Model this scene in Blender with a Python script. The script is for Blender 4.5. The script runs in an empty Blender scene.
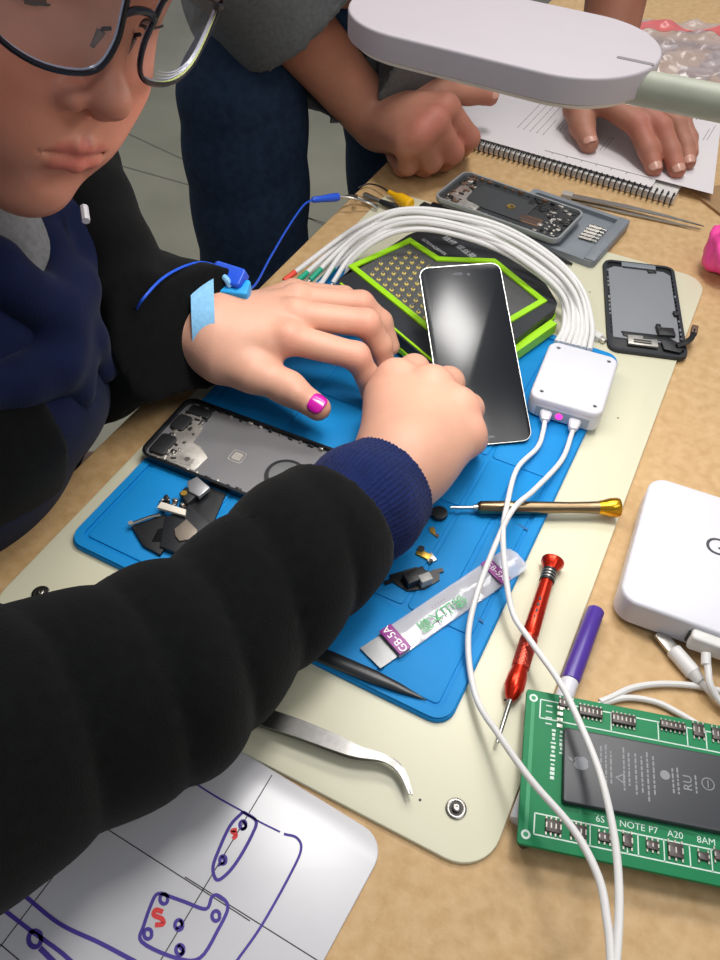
import bpy, math, random
import numpy as np
from mathutils import Matrix, Vector, geometry
TAU = math.tau
COL = bpy.context.scene.collection
TZ = 0.75                                   # height of the bench top above the floor
# ---------------------------------------------------------------- camera numbers (used for the camera and for reading positions off the photo)
PITCH, ROLL, FPX, CAMH = math.radians(48.4), math.radians(2.6), 806.0, 0.436
_r = np.array([1, 0, 0.]); _u = np.array([0, math.sin(PITCH), math.cos(PITCH)]); FW = np.array([0, math.cos(PITCH), -math.sin(PITCH)])
RT = math.cos(ROLL)*_r + math.sin(ROLL)*_u; UP = -math.sin(ROLL)*_r + math.cos(ROLL)*_u
CAM = np.array([0, 0, CAMH])
def ray(px, py): return (px-360)/FPX*RT - (py-480)/FPX*UP + FW
def P(px, py, z=0):                         # point of the bench frame (metres) at height z mm
    d = ray(px, py); t = (z*.001-CAMH)/d[2]; return CAM + d*t
def Pd(px, py, dep): return CAM + ray(px, py)*dep
class F:                                    # local frame in mm: origin, x axis direction
    def __init__(s, pa, pb, z=0, ang=None):
        s.o = P(*pa, z); b = P(*pb, z); s.z = z
        s.a = math.atan2(b[1]-s.o[1], b[0]-s.o[0]) if ang is None else ang
    def __call__(s, px, py, z=None):
        q = P(px, py, s.z if z is None else z) - s.o
        c, n = math.cos(s.a), math.sin(s.a); return ((q[0]*c+q[1]*n)*1000, (-q[0]*n+q[1]*c)*1000)
# ---------------------------------------------------------------- materials
def lin(h):
    h = h.lstrip('#'); c = [int(h[i:i+2], 16)/255 for i in (0, 2, 4)]
    return tuple(x/12.92 if x <= .04045 else ((x+.055)/1.055)**2.4 for x in c)+(1,)
MATS = {}
def mat(name, col, rough=.5, metal=0, var=.06, vscale=60, bump=0, bscale=300, col2=None, spec=.5, coat=0, alpha=1, trans=0, sss=0, emit=0, sheen=0, attr=None, stretch=None):
    if name in MATS: return MATS[name]
    m = bpy.data.materials.new(name); m.use_nodes = True; nt = m.node_tree; N = nt.nodes; L = nt.links
    b = N['Principled BSDF']; c = lin(col)
    tc = N.new('ShaderNodeTexCoord'); src = tc.outputs['Object']
    if stretch:
        mp = N.new('ShaderNodeMapping'); mp.inputs['Scale'].default_value = stretch; L.new(src, mp.inputs[0]); src = mp.outputs[0]
    n = N.new('ShaderNodeTexNoise'); n.inputs['Scale'].default_value = vscale; n.inputs['Detail'].default_value = 4; L.new(src, n.inputs['Vector'])
    rp = N.new('ShaderNodeValToRGB'); rp.color_ramp.elements[0].position = .3; rp.color_ramp.elements[1].position = .7
    c2 = lin(col2) if col2 else tuple(min(1, x*(1+var)) for x in c[:3])+(1,)
    c1 = c if col2 else tuple(x*(1-var) for x in c[:3])+(1,)
    rp.color_ramp.elements[0].color = c1; rp.color_ramp.elements[1].color = c2
    L.new(n.outputs['Fac'], rp.inputs[0]); out = rp.outputs[0]
    if attr:
        a = N.new('ShaderNodeAttribute'); a.attribute_name = attr
        mx = N.new('ShaderNodeMix'); mx.data_type = 'RGBA'; mx.blend_type = 'MULTIPLY'; mx.inputs[0].default_value = 1
        L.new(out, mx.inputs[6]); L.new(a.outputs['Color'], mx.inputs[7]); out = mx.outputs[2]
    L.new(out, b.inputs['Base Color'])
    b.inputs['Roughness'].default_value = rough; b.inputs['Metallic'].default_value = metal; b.inputs['Specular IOR Level'].default_value = spec
    b.inputs['Coat Weight'].default_value = coat; b.inputs['Coat Roughness'].default_value = .08; b.inputs['Alpha'].default_value = alpha
    b.inputs['Transmission Weight'].default_value = trans; b.inputs['Sheen Weight'].default_value = sheen; b.inputs['Sheen Roughness'].default_value = .5
    if sss: b.inputs['Subsurface Weight'].default_value = sss; b.inputs['Subsurface Radius'].default_value = (1, .35, .2); b.inputs['Subsurface Scale'].default_value = .006
    if emit: b.inputs['Emission Color'].default_value = c; b.inputs['Emission Strength'].default_value = emit
    if bump:
        n2 = N.new('ShaderNodeTexNoise'); n2.inputs['Scale'].default_value = bscale; n2.inputs['Detail'].default_value = 5; L.new(src, n2.inputs['Vector'])
        bp = N.new('ShaderNodeBump'); bp.inputs['Strength'].default_value = bump; bp.inputs['Distance'].default_value = .001
        L.new(n2.outputs['Fac'], bp.inputs['Height']); L.new(bp.outputs[0], b.inputs['Normal'])
    MATS[name] = m; return m
# ---------------------------------------------------------------- mesh building (millimetres, local frame)
def rrect(cx, cy, w, d, r, n=5):
    p = []
    for sx, sy, a0 in ((1, -1, -90), (1, 1, 0), (-1, 1, 90), (-1, -1, 180)):
        for k in range(n+1):
            a = math.radians(a0+90*k/n); p.append((cx+sx*(w/2-r)+r*math.cos(a), cy+sy*(d/2-r)+r*math.sin(a)))
    return p
def circ(cx, cy, r, n=20): return [(cx+r*math.cos(TAU*k/n), cy+r*math.sin(TAU*k/n)) for k in range(n)]
def ccw(p):
    return list(p) if sum(p[i-1][0]*p[i][1]-p[i][0]*p[i-1][1] for i in range(len(p))) > 0 else list(p)[::-1]
def inset(p, o):
    out = []; n = len(p)
    for i in range(n):
        a, b, c = Vector(p[i-1]), Vector(p[i]), Vector(p[(i+1) % n])
        d1 = (b-a).normalized(); d2 = (c-b).normalized(); nn = Vector((-d1.y-d2.y, d1.x+d2.x))
        if nn.length < 1e-6: nn = Vector((-d1.y, d1.x))
        nn.normalize(); k = max(.35, nn.dot(Vector((-d1.y, d1.x)))); q = b+nn*o/k; out.append((q.x, q.y))
    return out
def smooth_path(pts, n=6):
    pts = [Vector(p) for p in pts]; out = []
    for i in range(len(pts)-1):
        p0 = pts[i-1] if i else pts[0]*2-pts[1]; p1, p2 = pts[i], pts[i+1]; p3 = pts[i+2] if i+2 < len(pts) else p2*2-p1
        for k in range(n):
            t = k/n; out.append(.5*((2*p1)+(p2-p0)*t+(2*p0-5*p1+4*p2-p3)*t*t+(3*p1-p0-3*p2+p3)*t**3))
    return out+[pts[-1]]
class MB:
    def __init__(s): s.v = []; s.f = []; s.mi = []; s.mats = []
    def M(s, m):
        if m not in s.mats: s.mats.append(m)
        return s.mats.index(m)
    def add(s, vs, fs, m, xf=None):
        o = len(s.v); s.v += [tuple((xf @ Vector(v)) if xf else v) for v in vs]; k = s.M(m)
        for f in fs: s.f.append([i+o for i in f]); s.mi.append(k)
        return s
    def slab(s, p, z0, z1, m, bev=0, bot=0, xf=None, n=3):
        p = ccw(p); rings = []
        if bot:
            rings += [(inset(p, bot*(1-math.cos(k*math.pi/2/n))), z0+bot*(1-math.sin(math.pi/2*(1-k/n)))) for k in range(0)]
            for k in range(n): a = math.pi/2*k/n; rings.append((inset(p, bot*(1-math.sin(a))), z0+bot*(1-math.cos(a))))
            rings.append((p, z0+bot))
        else: rings.append((p, z0))
        if bev:
            for k in range(n+1): a = math.pi/2*k/n; rings.append((inset(p, bev*(1-math.cos(a))), z1-bev+bev*math.sin(a)))
        else: rings.append((p, z1))
        return s.loft([[(x, y, z) for x, y in q] for q, z in rings], m, xf=xf)
    def loft(s, rings, m, cap=True, xf=None, close=False):
        n = len(rings[0]); vs = [v for r in rings for v in r]; fs = []
        R = len(rings)
        for j in range(R if close else R-1):
            a, b = j*n, ((j+1) % R)*n
            for i in range(n): k = (i+1) % n; fs.append([a+i, a+k, b+k, b+i])
        if cap and not close: fs.append(list(range(n))[::-1]); fs.append([(R-1)*n+i for i in range(n)])
        return s.add(vs, fs, m, xf)
    def box(s, x, y, z, sx, sy, sz, m, rz=0, b=0, xf=None):   # centre x,y ; bottom z
        c, n = math.cos(rz), math.sin(rz); p = rrect(0, 0, sx, sy, max(b, .01), 3) if b else [(-sx/2, -sy/2), (sx/2, -sy/2), (sx/2, sy/2), (-sx/2, sy/2)]
        return s.slab([(x+c*a-n*d, y+n*a+c*d) for a, d in p], z, z+sz, m, bev=min(b, sz*.45) if b else 0, xf=xf)
    def ring(s, outer, holes, z0, z1, m):
        outer = ccw(outer); holes = [ccw(h) for h in holes]; al = [outer]+holes
        flat = [q for l in al for q in l]; tri = geometry.tessellate_polygon([[Vector((x, y, 0)) for x, y in l] for l in al])
        n = len(flat); vs = [(x, y, z1) for x, y in flat]+[(x, y, z0) for x, y in flat]; fs = []
        for t in tri:
            a, b, c = (flat[i] for i in t); up = (b[0]-a[0])*(c[1]-a[1])-(c[0]-a[0])*(b[1]-a[1]) > 0; t = list(t) if up else list(t)[::-1]
            fs.append(t); fs.append([i+n for i in t[::-1]])
        o = 0
        for q, l in enumerate(al):
            for i in range(len(l)):
                a, b = o+i, o+(i+1) % len(l); fs.append([a, a+n, b+n, b] if q == 0 else [b, b+n, a+n, a])
            o += len(l)
        return s.add(vs, fs, m)
    def lathe(s, prof, m, o=(0, 0, 0), d=(1, 0, 0), seg=20, cap=True):    # prof [(t, r)] along d
        d = Vector(d).normalized(); q = Vector((0, 0, 1)) if abs(d.z) < .9 else Vector((1, 0, 0)); a = d.cross(q).normalized(); b = d.cross(a); o = Vector(o)
        return s.loft([[tuple(o+d*t+(a*math.cos(TAU*k/seg)+b*math.sin(TAU*k/seg))*max(r, .01)) for k in range(seg)] for t, r in prof], m, cap)
    def tube(s, pts, r, m, seg=10, n=6, smooth=True, closed=False):
        pp = smooth_path(pts, n) if smooth else [Vector(p) for p in pts]
        rr = r if callable(r) else (lambda t: r)
        rings = []; T = (pp[1]-pp[0]).normalized(); a = T.orthogonal().normalized(); N_ = len(pp)
        for i, q in enumerate(pp):
            T = (pp[min(i+1, N_-1)]-pp[max(i-1, 0)]).normalized() if not closed else (pp[(i+1) % N_]-pp[i-1]).normalized()
            a = (a-T*a.dot(T)); a = a.normalized() if a.length > 1e-6 else T.orthogonal().normalized(); b = T.cross(a)
            R_ = rr(i/(N_-1)); rings.append([tuple(q+(a*math.cos(TAU*k/seg)+b*math.sin(TAU*k/seg))*R_) for k in range(seg)])
        return s.loft(rings, m, close=closed)
    def ribbon(s, pts, w, z, m, h=.15, closed=False):
        pp = [Vector(p) for p in pts]
        if closed: pp.append(pp[0])
        L_, R_ = [], []
        for i, q in enumerate(pp):
            t = (pp[min(i+1, len(pp)-1)]-pp[max(i-1, 0)]).normalized()
            if closed and i in (0, len(pp)-1): t = (pp[1]-pp[-2]).normalized()
            nn = Vector((-t.y, t.x))*w/2; L_.append(q+nn); R_.append(q-nn)
        rings = [[(a.x, a.y, z), (b.x, b.y, z), (b.x, b.y, z+h), (a.x, a.y, z+h)] for a, b in zip(L_, R_)]
        return s.loft(rings, m)
    def text(s, t, size, x, y, z, m, rz=0, align='LEFT', h=.08, xf=None, sx=1):
        c = bpy.data.curves.new('lettering', 'FONT'); c.body = t; c.size = size; c.align_x = align; c.align_y = 'CENTER'; c.extrude = 0; c.resolution_u = 4
        o = bpy.data.objects.new('lettering', c); COL.objects.link(o); dg = bpy.context.evaluated_depsgraph_get(); dg.update()
        me = bpy.data.meshes.new_from_object(o.evaluated_get(dg)); X = Matrix.Translation((x, y, z+h)) @ Matrix.Rotation(rz, 4, 'Z') @ Matrix.Diagonal((sx, 1, 1, 1))
        if xf: X = xf @ X
        s.add([tuple(v.co) for v in me.vertices], [list(p.vertices) for p in me.polygons], m, X)
        bpy.data.objects.remove(o); bpy.data.curves.remove(c); bpy.data.meshes.remove(me); return s
    def build(s, name, parent=None, frame=None, sharp=35, loc=None, xf=None):
        me = bpy.data.meshes.new(name); sc = .001
        me.from_pydata([(x*sc, y*sc, z*sc) for x, y, z in s.v], [], s.f); me.update()
        for m in s.mats: me.materials.append(m)
        me.polygons.foreach_set('material_index', s.mi); me.polygons.foreach_set('use_smooth', [True]*len(s.f)); me.set_sharp_from_angle(angle=math.radians(sharp))
        o = bpy.data.objects.new(name, me); COL.objects.link(o)
        if parent: o.parent = parent
        elif frame: o.location = (frame.o[0], frame.o[1], TZ); o.rotation_euler.z = frame.a
        elif loc is not None: o.location = loc
        else: o.location = (0, 0, TZ)
        return o
def tag(o, label, cat=None, group=None, kind=None):
    if label: o['label'] = label
    if cat: o['category'] = cat
    if group: o['group'] = group
    if kind: o['kind'] = kind
    return o
def thing(name, label, cat, frame=None, group=None, loc=None, rz=0):
    o = bpy.data.objects.new(name, None); COL.objects.link(o); o.empty_display_size = .02
    if frame: o.location = (frame.o[0], frame.o[1], TZ); o.rotation_euler.z = frame.a
    elif loc is not None: o.location = loc; o.rotation_euler.z = rz
    else: o.location = (0, 0, TZ)
    return tag(o, label, cat, group)
def W3(px, py, z): q = P(px, py, z)*1000; return (q[0], q[1], q[2])   # bench-frame mm
FACE_OFF = np.array([0, 0, 0.])
# ---------------------------------------------------------------- materials
m_wood = mat('particle_board', '#bd9866', .6, col2='#cfac7e', vscale=110, bump=.25, bscale=400)
m_edge = mat('board_edge', '#a9875c', .7, vscale=90, var=.2)
m_cream = mat('cream_laminate', '#d3cfb4', .42, col2='#d8d4ba', vscale=5, spec=.5)
m_dark = mat('dark_edge', '#3a3a34', .6)
m_steel = mat('steel', '#b9b7b2', .3, 1, var=.05)
m_brush = mat('brushed_steel', '#a8a6a2', .38, 1, var=.12, vscale=300, stretch=(1, 12, 1))
m_black = mat('black_plastic', '#17181b', .45)
m_sblack = mat('satin_black', '#202226', .35, var=.15)
m_blue = mat('blue_silicone', '#0a84c9', .6, var=.03, bump=.06, bscale=900, spec=.25)
m_white = mat('white_plastic', '#d6d5dd', .32, var=.01)
m_cable = mat('white_cable', '#dddbda', .4, var=.01)
m_wshade = mat('white_matte', '#dcdad6', .55, var=.02)
m_grey = mat('grey_plastic', '#7d838a', .45)
m_alum = mat('phone_inner_metal', '#7f7e81', .45, .5, var=.06, vscale=25)
m_silver = mat('silver_bracket', '#cfcac2', .35, .8, var=.15, vscale=150)
m_gold = mat('gold_contact', '#c9a24a', .35, .9)
m_pcbd = mat('dark_flex', '#1b1c1e', .4, var=.3, vscale=200)
m_brown = mat('copper_flex', '#6b4f3c', .5)
m_purple = mat('purple_ink', '#43308f', .6)
m_red_ink = mat('red_ink', '#d8373a', .6)
# ---------------------------------------------------------------- the bench
TA = math.radians(65.3)
fb = F((0, 543), (377, 172), 0, ang=TA)     # x along the long edge
def rect_world(frame, x0, x1, y0, y1): return [(x0, y0), (x1, y0), (x1, y1), (x0, y1)]
bench = thing('workbench', 'wide tan particle board workbench the whole repair is laid out on', 'workbench', fb)
MB().slab(rect_world(fb, -420, 1350, -1150, 0), -28, 0, m_wood, bev=1.5).build('tabletop', bench)
for i, (x, y) in enumerate(((-380, -60), (1300, -60), (-380, -1100), (1300, -1100))):
    MB().box(x, y, -750, 50, 50, 722, mat('leg_steel', '#4a4c50', .5, .6)).build('leg', bench)
mb = MB()
for x0, x1, y0, y1 in ((-355, 1275, -75, -45), (-355, 1275, -1115, -1085)): mb.slab(rect_world(fb, x0, x1, y0, y1), -90, -28.1, MATS['leg_steel'])
mb.build('apron_rail', bench)
# ---------------------------------------------------------------- cream board
fc = F((523, 777), (702, 290), 3, ang=TA)   # x along right edge, y to the left
ys = [fc(*p)[1] for p in ((8, 583), (372, 205), (95, 500))]; yl = sum(ys)/3
x0 = (fc(225, 743)[0]+fc(440, 855)[0])/2; x1 = max(fc(640, 262)[0], fc(700, 280)[0]+4)
cream = thing('base_board', 'big cream laminate board with rounded corners lying on the workbench under the blue mat', 'board', fc)
MB().slab(rrect((x0+x1)/2, yl/2, x1-x0, yl, 22, 8), .02, 3, m_cream, bev=.6).build('panel', cream)
for p in ((41, 594), (456, 809)):
    x, y = fc(*p); s = MB()
    s.lathe([(0, 5.6), (1, 5.6), (1.3, 5), (1.3, 4.2), (.5, 4), (.5, 2.4), (2.4, 2.2), (2.7, 1.7), (2.7, .9), (1.7, .8), (1.7, 0)], mat('rivet_metal', '#8e8a84', .3, 1), (x, y, 3), (0, 0, 1), 28)
    s.lathe([(0, 3.9), (.2, 3.9)], mat('rivet_dark', '#2b2926', .5), (x, y, 3.55), (0, 0, 1), 20)
    s.build('snap_rivet', cream)
for p in ((590, 292), (618, 418), (505, 700), (420, 800)):
    x, y = fc(*p); MB().slab(circ(x, y, .8, 8), 3, 3.12, m_dark).build('pin_hole', cream)
# ---------------------------------------------------------------- blue mat
fm = F((440, 726), (618, 356), 7, ang=math.radians(64.6))
my = [fm(*p)[1] for p in ((82, 520), (135, 470))]; mw = max(sum(my)/2, 240); ml = fm(620, 356)[0]
mxb = (fm(90, 547)[0]+fm(420, 720)[0])/2
bm = thing('repair_mat', 'bright blue silicone repair mat with moulded grooves on the cream board', 'mat', fm)
s = MB(); cx, cy = (mxb+ml)/2, mw/2+(-2); W_, D_ = ml-mxb, mw+4
s.slab(rrect(cx, cy, W_, D_, 12, 6), 3.02, 6.0, m_blue, bev=1)
s.build('base_sheet', bm)
s = MB(); s.ring(rrect(cx, cy, W_-2.2, D_-2.2, 11, 6), [rrect(cx, cy, W_-14, D_-14, 6, 5)], 5.9, 7.6, m_blue); s.build('raised_rim', bm)
s = MB(); yy0, yy1 = cy-D_/2+10, cy+D_/2-10
cells = [(mxb+10, mxb+58, yy0, yy0+38), (mxb+10, mxb+58, yy0+41, yy1-66), (mxb+10, mxb+150, yy1-63, yy1), (mxb+61, mxb+205, yy0, yy0+20), (mxb+61, mxb+205, yy0+23, yy0+44), (mxb+61, mxb+150, yy0+47, yy1-66),
         (mxb+153, mxb+205, yy0+47, yy1-66), (mxb+153, ml-10, yy1-63, yy1), (mxb+208, ml-10, yy0, yy0+44), (mxb+208, mxb+262, yy0+47, yy1-66), (mxb+265, ml-10, yy0+47, yy1-66)]
for a, b, c, d in cells: s.slab(rrect((a+b)/2, (c+d)/2, b-a, d-c, 3, 3), 5.9, 6.9, m_blue, bev=.5)
s.build('tray_panel', bm)
s = MB()
for p, q in (((478, 618), (486, 624)), ((518, 524), (528, 530)), ((395, 560), (455, 470)), ((525, 545), (505, 580))):
    a, b = fm(*p), fm(*q); s.ribbon([a, b], 1.6, 6.86, mat('slot_blue', '#07639e', .6), .12)
s.build('slot', bm)
# ---------------------------------------------------------------- whiteboard with drawing
fw_ = F((240, 752), (368, 832), 1.5, ang=math.radians(-28.4))
wb = thing('whiteboard_sheet', 'white drawing board with purple marker outlines and a thin black grid at the bench edge', 'whiteboard', fw_)
xr = max(fw_(376, 846)[0], fw_(325, 958)[0]); s = MB()
s.slab(rrect(xr-190, -130, 380, 262, 14, 6), .02, 1.5, mat('whiteboard_white', '#c2c0c4', .25, var=.01), bev=.4); s.build('panel', wb)
G = mat('grid_line', '#2a2a2e', .6); s = MB()
def L(pts): return [fw_(*p) for p in pts]
for p, q in (((90, 818), (250, 921)), ((0, 947), (62, 865)), ((272, 775), (150, 978)), ((0, 944), (40, 978)), ((185, 877), (320, 962))):
    s.ribbon(L([p, q]), .55, 1.5, G, .08)
s.build('grid_lines', wb)
s = MB()
def stroke(pts, w=1.6, closed=False, m=m_purple):
    q = [(*p, 0) for p in L(pts)]
    if closed: q.append(q[0])
    s.ribbon([(v.x, v.y) for v in smooth_path(q, 5)], w, 1.6, m, .1)
stroke([(182, 775), (215, 796), (240, 810), (258, 821), (280, 832)], .9); stroke([(284, 834), (297, 838), (301, 850), (290, 875), (262, 925), (236, 962)], 1.3)
stroke([(243, 812), (256, 821), (252, 835), (240, 857), (228, 873), (217, 880), (213, 868), (218, 852), (230, 826)], 1.7, True)
stroke([(160, 893), (185, 902), (206, 909), (212, 897), (219, 896), (228, 907), (218, 930), (200, 958), (176, 958), (142, 942), (144, 925), (154, 898)], 1.7, True)
stroke([(26, 897), (60, 924), (100, 943), (136, 962)], 1.9); stroke([(0, 907), (30, 930), (58, 950), (72, 962)], 1.9)
stroke([(40, 948), (58, 966)], 2.4)
for x, y, rr in ((243, 825, 4), (223, 860, 4), (164, 899, 5), (148, 934, 5), (179, 925, 5), (216, 916, 5), (180, 950, 5), (35, 939, 8)):
    stroke([(x+rr*math.cos(t)*.8, y+rr*math.sin(t)) for t in np.linspace(0, TAU, 9)[:-1]], 1.7 if rr < 8 else 2.2, True)
stroke([(243, 821), (246, 827), (241, 830)], 1.4); stroke([(218, 866), (224, 862), (222, 856)], 1.2); stroke([(178, 945), (183, 951), (180, 955)], 1.6); stroke([(176, 929), (182, 925), (180, 920)], 1.3)
s.build('marker_drawing', wb)
s = MB()
stroke([(163, 912), (156, 910), (154, 915), (162, 919), (163, 924), (155, 925)], 2.2, m=m_red_ink); s.build('red_letter', wb); s = MB(); stroke([(237, 830), (232, 831), (236, 835), (233, 839)], 2.2, m=m_red_ink)
s.build('red_letter', wb)
# ---------------------------------------------------------------- tools
def tool(name, label, cat, pa, pb, zc, group=None): f = F(pa, pb, zc); f.len = (Vector(P(*pb, zc))-Vector(P(*pa, zc))).length*1000; return thing(name, label, cat, f, group), f
t, f = tool('precision_screwdriver', 'bronze coloured precision screwdriver with brass flared cap across blue mat edge', 'screwdriver', (450, 508), (619, 508), 12)
k = f.len/121; m_br = mat('bronze', '#8a765c', .28, 1, var=.1); zc = 12.5
MB().lathe([(0, 1.2), (16, 1.3), (16, 2.2), (20, 2.4)], m_steel, (0, 0, zc), (1, 0, 0)).build('shaft', t)
MB().lathe([(19, 3.2), (21, 4.6), (44*k, 4.8), (44.2*k, 4.2), (45.5*k, 4.2), (45.8*k, 4.8), (60*k, 4.4), (85*k, 3.9), (100*k, 4.2), (106*k, 4.6)], m_br, (0, 0, zc)).build('handle', t)
MB().lathe([(106*k, 4.6), (109*k, 5.2), (114*k, 6.6), (119*k, 7), (121*k, 6.4), (121.2*k, 4)], mat('brass', '#d9a02c', .25, 1), (0, 0, zc)).build('cap', t)
s = MB(); x, y = f(441, 511); s.lathe([(0, 5.5), (1, 6), (3.2, 5.6), (3.6, 3)], m_pcbd, (x-1, y, 7.7), (0, 0, 1)); s.box(x-9, y+3, 7.7, 7, 4, 3, m_pcbd, .5, .5)
tag(s.build('speaker_coil', frame=f), 'tiny round black phone part touching the bronze screwdriver tip', 'phone part')
t, f = tool('precision_screwdriver', 'red metal screwdriver with knurled grip lying on the cream board', 'screwdriver', (497, 743), (553, 561), 9)
k = f.len/141; zc = 9.2; m_rd = mat('red_anodised', '#c42a14', .25, .75, var=.05); m_rk = mat('red_knurl', '#c0493a', .3, .8, var=.35, vscale=900)
MB().lathe([(0, .9), (3, 1.1), (30*k, 1.5), (31*k, 2)], m_steel, (0, 0, zc)).build('shaft', t)
MB().lathe([(29*k, 2), (31*k, 3.6), (38*k, 5.9), (46*k, 5.7), (51*k, 4.6), (52*k, 4.6)], m_rd, (0, 0, zc), seg=28).build('nose', t)
s = MB(); s.lathe([(52*k, 4.9), (75*k, 5.2)], m_rk, (0, 0, zc), seg=28)
for a in range(14):
    for sg in (1, -1):
        s.tube([(x_, 5.15*math.cos(TAU*a/14+sg*(x_-52*k)*.16), zc+5.15*math.sin(TAU*a/14+sg*(x_-52*k)*.16)) for x_ in np.linspace(52.6*k, 74.4*k, 9)], .22, m_rk, 4, smooth=False)
s.build('knurled_grip', t)
s = MB(); s.lathe([(75*k, 4.4), (77*k, 4.4), (78*k, 5), (100*k, 4.6), (122*k, 4.2)], m_rd, (0, 0, zc), seg=28)
for x_ in (84, 89, 94, 99, 104): s.box(x_*k, .8, zc+4.45, 2.6, 1.6, .3, m_dark)
s.build('handle', t)
s = MB(); s.lathe([(122*k, 4.8), (132*k, 4.8)], m_black, (0, 0, zc), seg=28)
for q in (124.5, 127, 129.5): s.lathe([((q-.5)*k, 4.9), ((q+.3)*k, 4.9)], m_steel, (0, 0, zc), seg=28)
s.build('black_collar', t)
MB().lathe([(132*k, 4.6), (135*k, 5.6), (138.5*k, 7.4), (140.5*k, 7.5), (141*k, 6.6), (141*k, 4.5), (140*k, 4)], m_rd, (0, 0, zc), seg=28).build('cap', t)
# marker under the board
t, f = tool('marker_pen', 'purple capped marker with white barrel running under the green circuit board', 'marker', (596, 610), (519, 822), 6)
k = f.len; zc = 5.6; m_pc = mat('purple_cap', '#4b2f93', .35)
MB().lathe([(0, 5.0), (.8, 5.5), (30, 5.55), (k*.36, 5.6), (k*.375, 5.3)], m_pc, (0, 0, zc), seg=24).build('cap', t)
MB().lathe([(k*.375, 4.6), (k*.38, 5.2), (k-2, 5.3), (k, 5)], m_white, (0, 0, zc), seg=24).build('barrel', t)
# black spudger
t, f = tool('plastic_spudger', 'black pointed pry stick half under the sleeve on the near edge of blue mat', 'pry tool', (296, 644), (427, 699), 10)
k = f.len; MB().loft([[(x, y*w, 8+h*z) for y, z in ((1, 0), (1, .7), (.5, 1), (-.5, 1), (-1, .7), (-1, 0))] for x, w, h in ((0, 4, 4), (k*.3, 4.2, 4.5), (k*.6, 4, 4), (k*.8, 2.6, 3), (k*.95, .9, 1.4), (k, .2, .5))], m_sblack).build('blade', t)
# curved tweezers
t, f = tool('curved_tweezers', 'steel tweezers with a hooked curved tip on the cream board near the whiteboard', 'tweezers', (238, 702), (411, 795), 12)
C_ = [f(*p, 11) for p in ((238, 703), (262, 716), (300, 729), (340, 745), (358, 752), (382, 757), (397, 765), (405, 777), (411, 794))]
wd = [10, 10.5, 10, 8.6, 6.5, 4.2, 3.3, 2.3, .7]
for sgn, z0 in ((1, 12.5), (-1, 6.0)):
    rings = []
    pts = smooth_path([(x, y, w) for (x, y), w in zip(C_, wd)], 5); n = len(pts)
    for i, q in enumerate(pts):
        a, b = pts[max(i-1, 0)], pts[min(i+1, n-1)]; d = Vector((b.x-a.x, b.y-a.y)).normalized(); nn = Vector((-d.y, d.x))*q.z/2
        u_ = i/(n-1); zz = 10+sgn*(0.8+2.6*math.sin(min(1, u_*1.3)*math.pi)) ; off = Vector((-d.y, d.x))*sgn*-.8*min(1, u_*4); c = Vector((q.x, q.y))+off
        rings.append([(c.x+nn.x, c.y+nn.y, zz-.7), (c.x-nn.x, c.y-nn.y, zz-.7), (c.x-nn.x, c.y-nn.y, zz+.7), (c.x+nn.x*1, c.y+nn.y, zz+.7)])
    MB().loft(rings, mat('tweezer_steel', '#858381', .36, 1, var=.1, vscale=300)).build('arm', t)
# straight steel tweezers
t, f = tool('straight_tweezers', 'long straight steel tweezers on the bench beside the spiral notebook', 'tweezers', (562, 193), (704, 226), 5); k = f.len
for sg in (1, -1):
    MB().loft([[(x, sg*g-w/2, z), (x, sg*g+w/2, z), (x, sg*g+w/2, z+1.2), (x, sg*g-w/2, z+1.2)] for x, g, w, z in ((0, .3, 9, 1+(sg+1)*.7), (k*.1, .5, 9, 1+(sg+1)*1.2), (k*.45, 3, 7, 1+(sg+1)*1.6), (k*.75, 2.6, 4, 1+(sg+1)*1.6), (k*(1 if sg > 0 else .985), sg*-1.0+2.2, .6, 2+(sg+1)*.8))], m_brush).build('arm', t)
MB().box(6, 0, .6, 11, 9.4, 5.6, mat('clear_tip', '#a9a59e', .25)).build('end_block', t)
# black tools under the cables
t, f = tool('black_tweezers', 'matte black tweezers with sharp tip behind the white cable bundle', 'tweezers', (424, 204), (573, 262), 8); k = f.len
for sg in (1, -1):
    MB().loft([[(x, -w/2, z), (x, w/2, z), (x, w/2, z+1.4), (x, -w/2, z+1.4)] for x, w, z in ((0, 9, 4.4+sg*.8), (k*.2, 10, 5+sg*2), (k*.5, 9.5, 6+sg*3), (k*.8, 7, 6+sg*2), (k*.93, 3, 5.2+sg*1), (k, .5, 4.6+sg*.7))], m_sblack).build('arm', t)
MB().box(3, 0, 3.1, 12, 9.6, 5, m_black, b=1).build('end_block', t)
t, f = tool('black_pen', 'slim black pen shaped tool tucked between grey tray and black tweezers', 'pen', (432, 203), (560, 246), 10); k = f.len
MB().lathe([(0, 3.4), (1, 4), (k*.5, 4.1), (k*.5+.2, 3.7), (k*.52, 4), (k*.85, 3.6), (k*.97, 1.4), (k, .6)], m_black, (0, 0, 7.2)).build('barrel', t)
MB().box(k*.2, 0, 11, 32, 1.8, 1.2, m_steel, b=.4).build('pocket_clip', t)
f = F((545, 263), (561, 274), 6); s = MB(); s.box(9, 0, 3.02, 18, 6, 4, m_black, 0, 1); s.box(2, 0, 6.9, 4, 5, 1, m_pcbd)
tag(s.build('flex_connector', frame=f), 'short black connector stub just past black tweezers tip on cream board', 'phone part')
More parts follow.
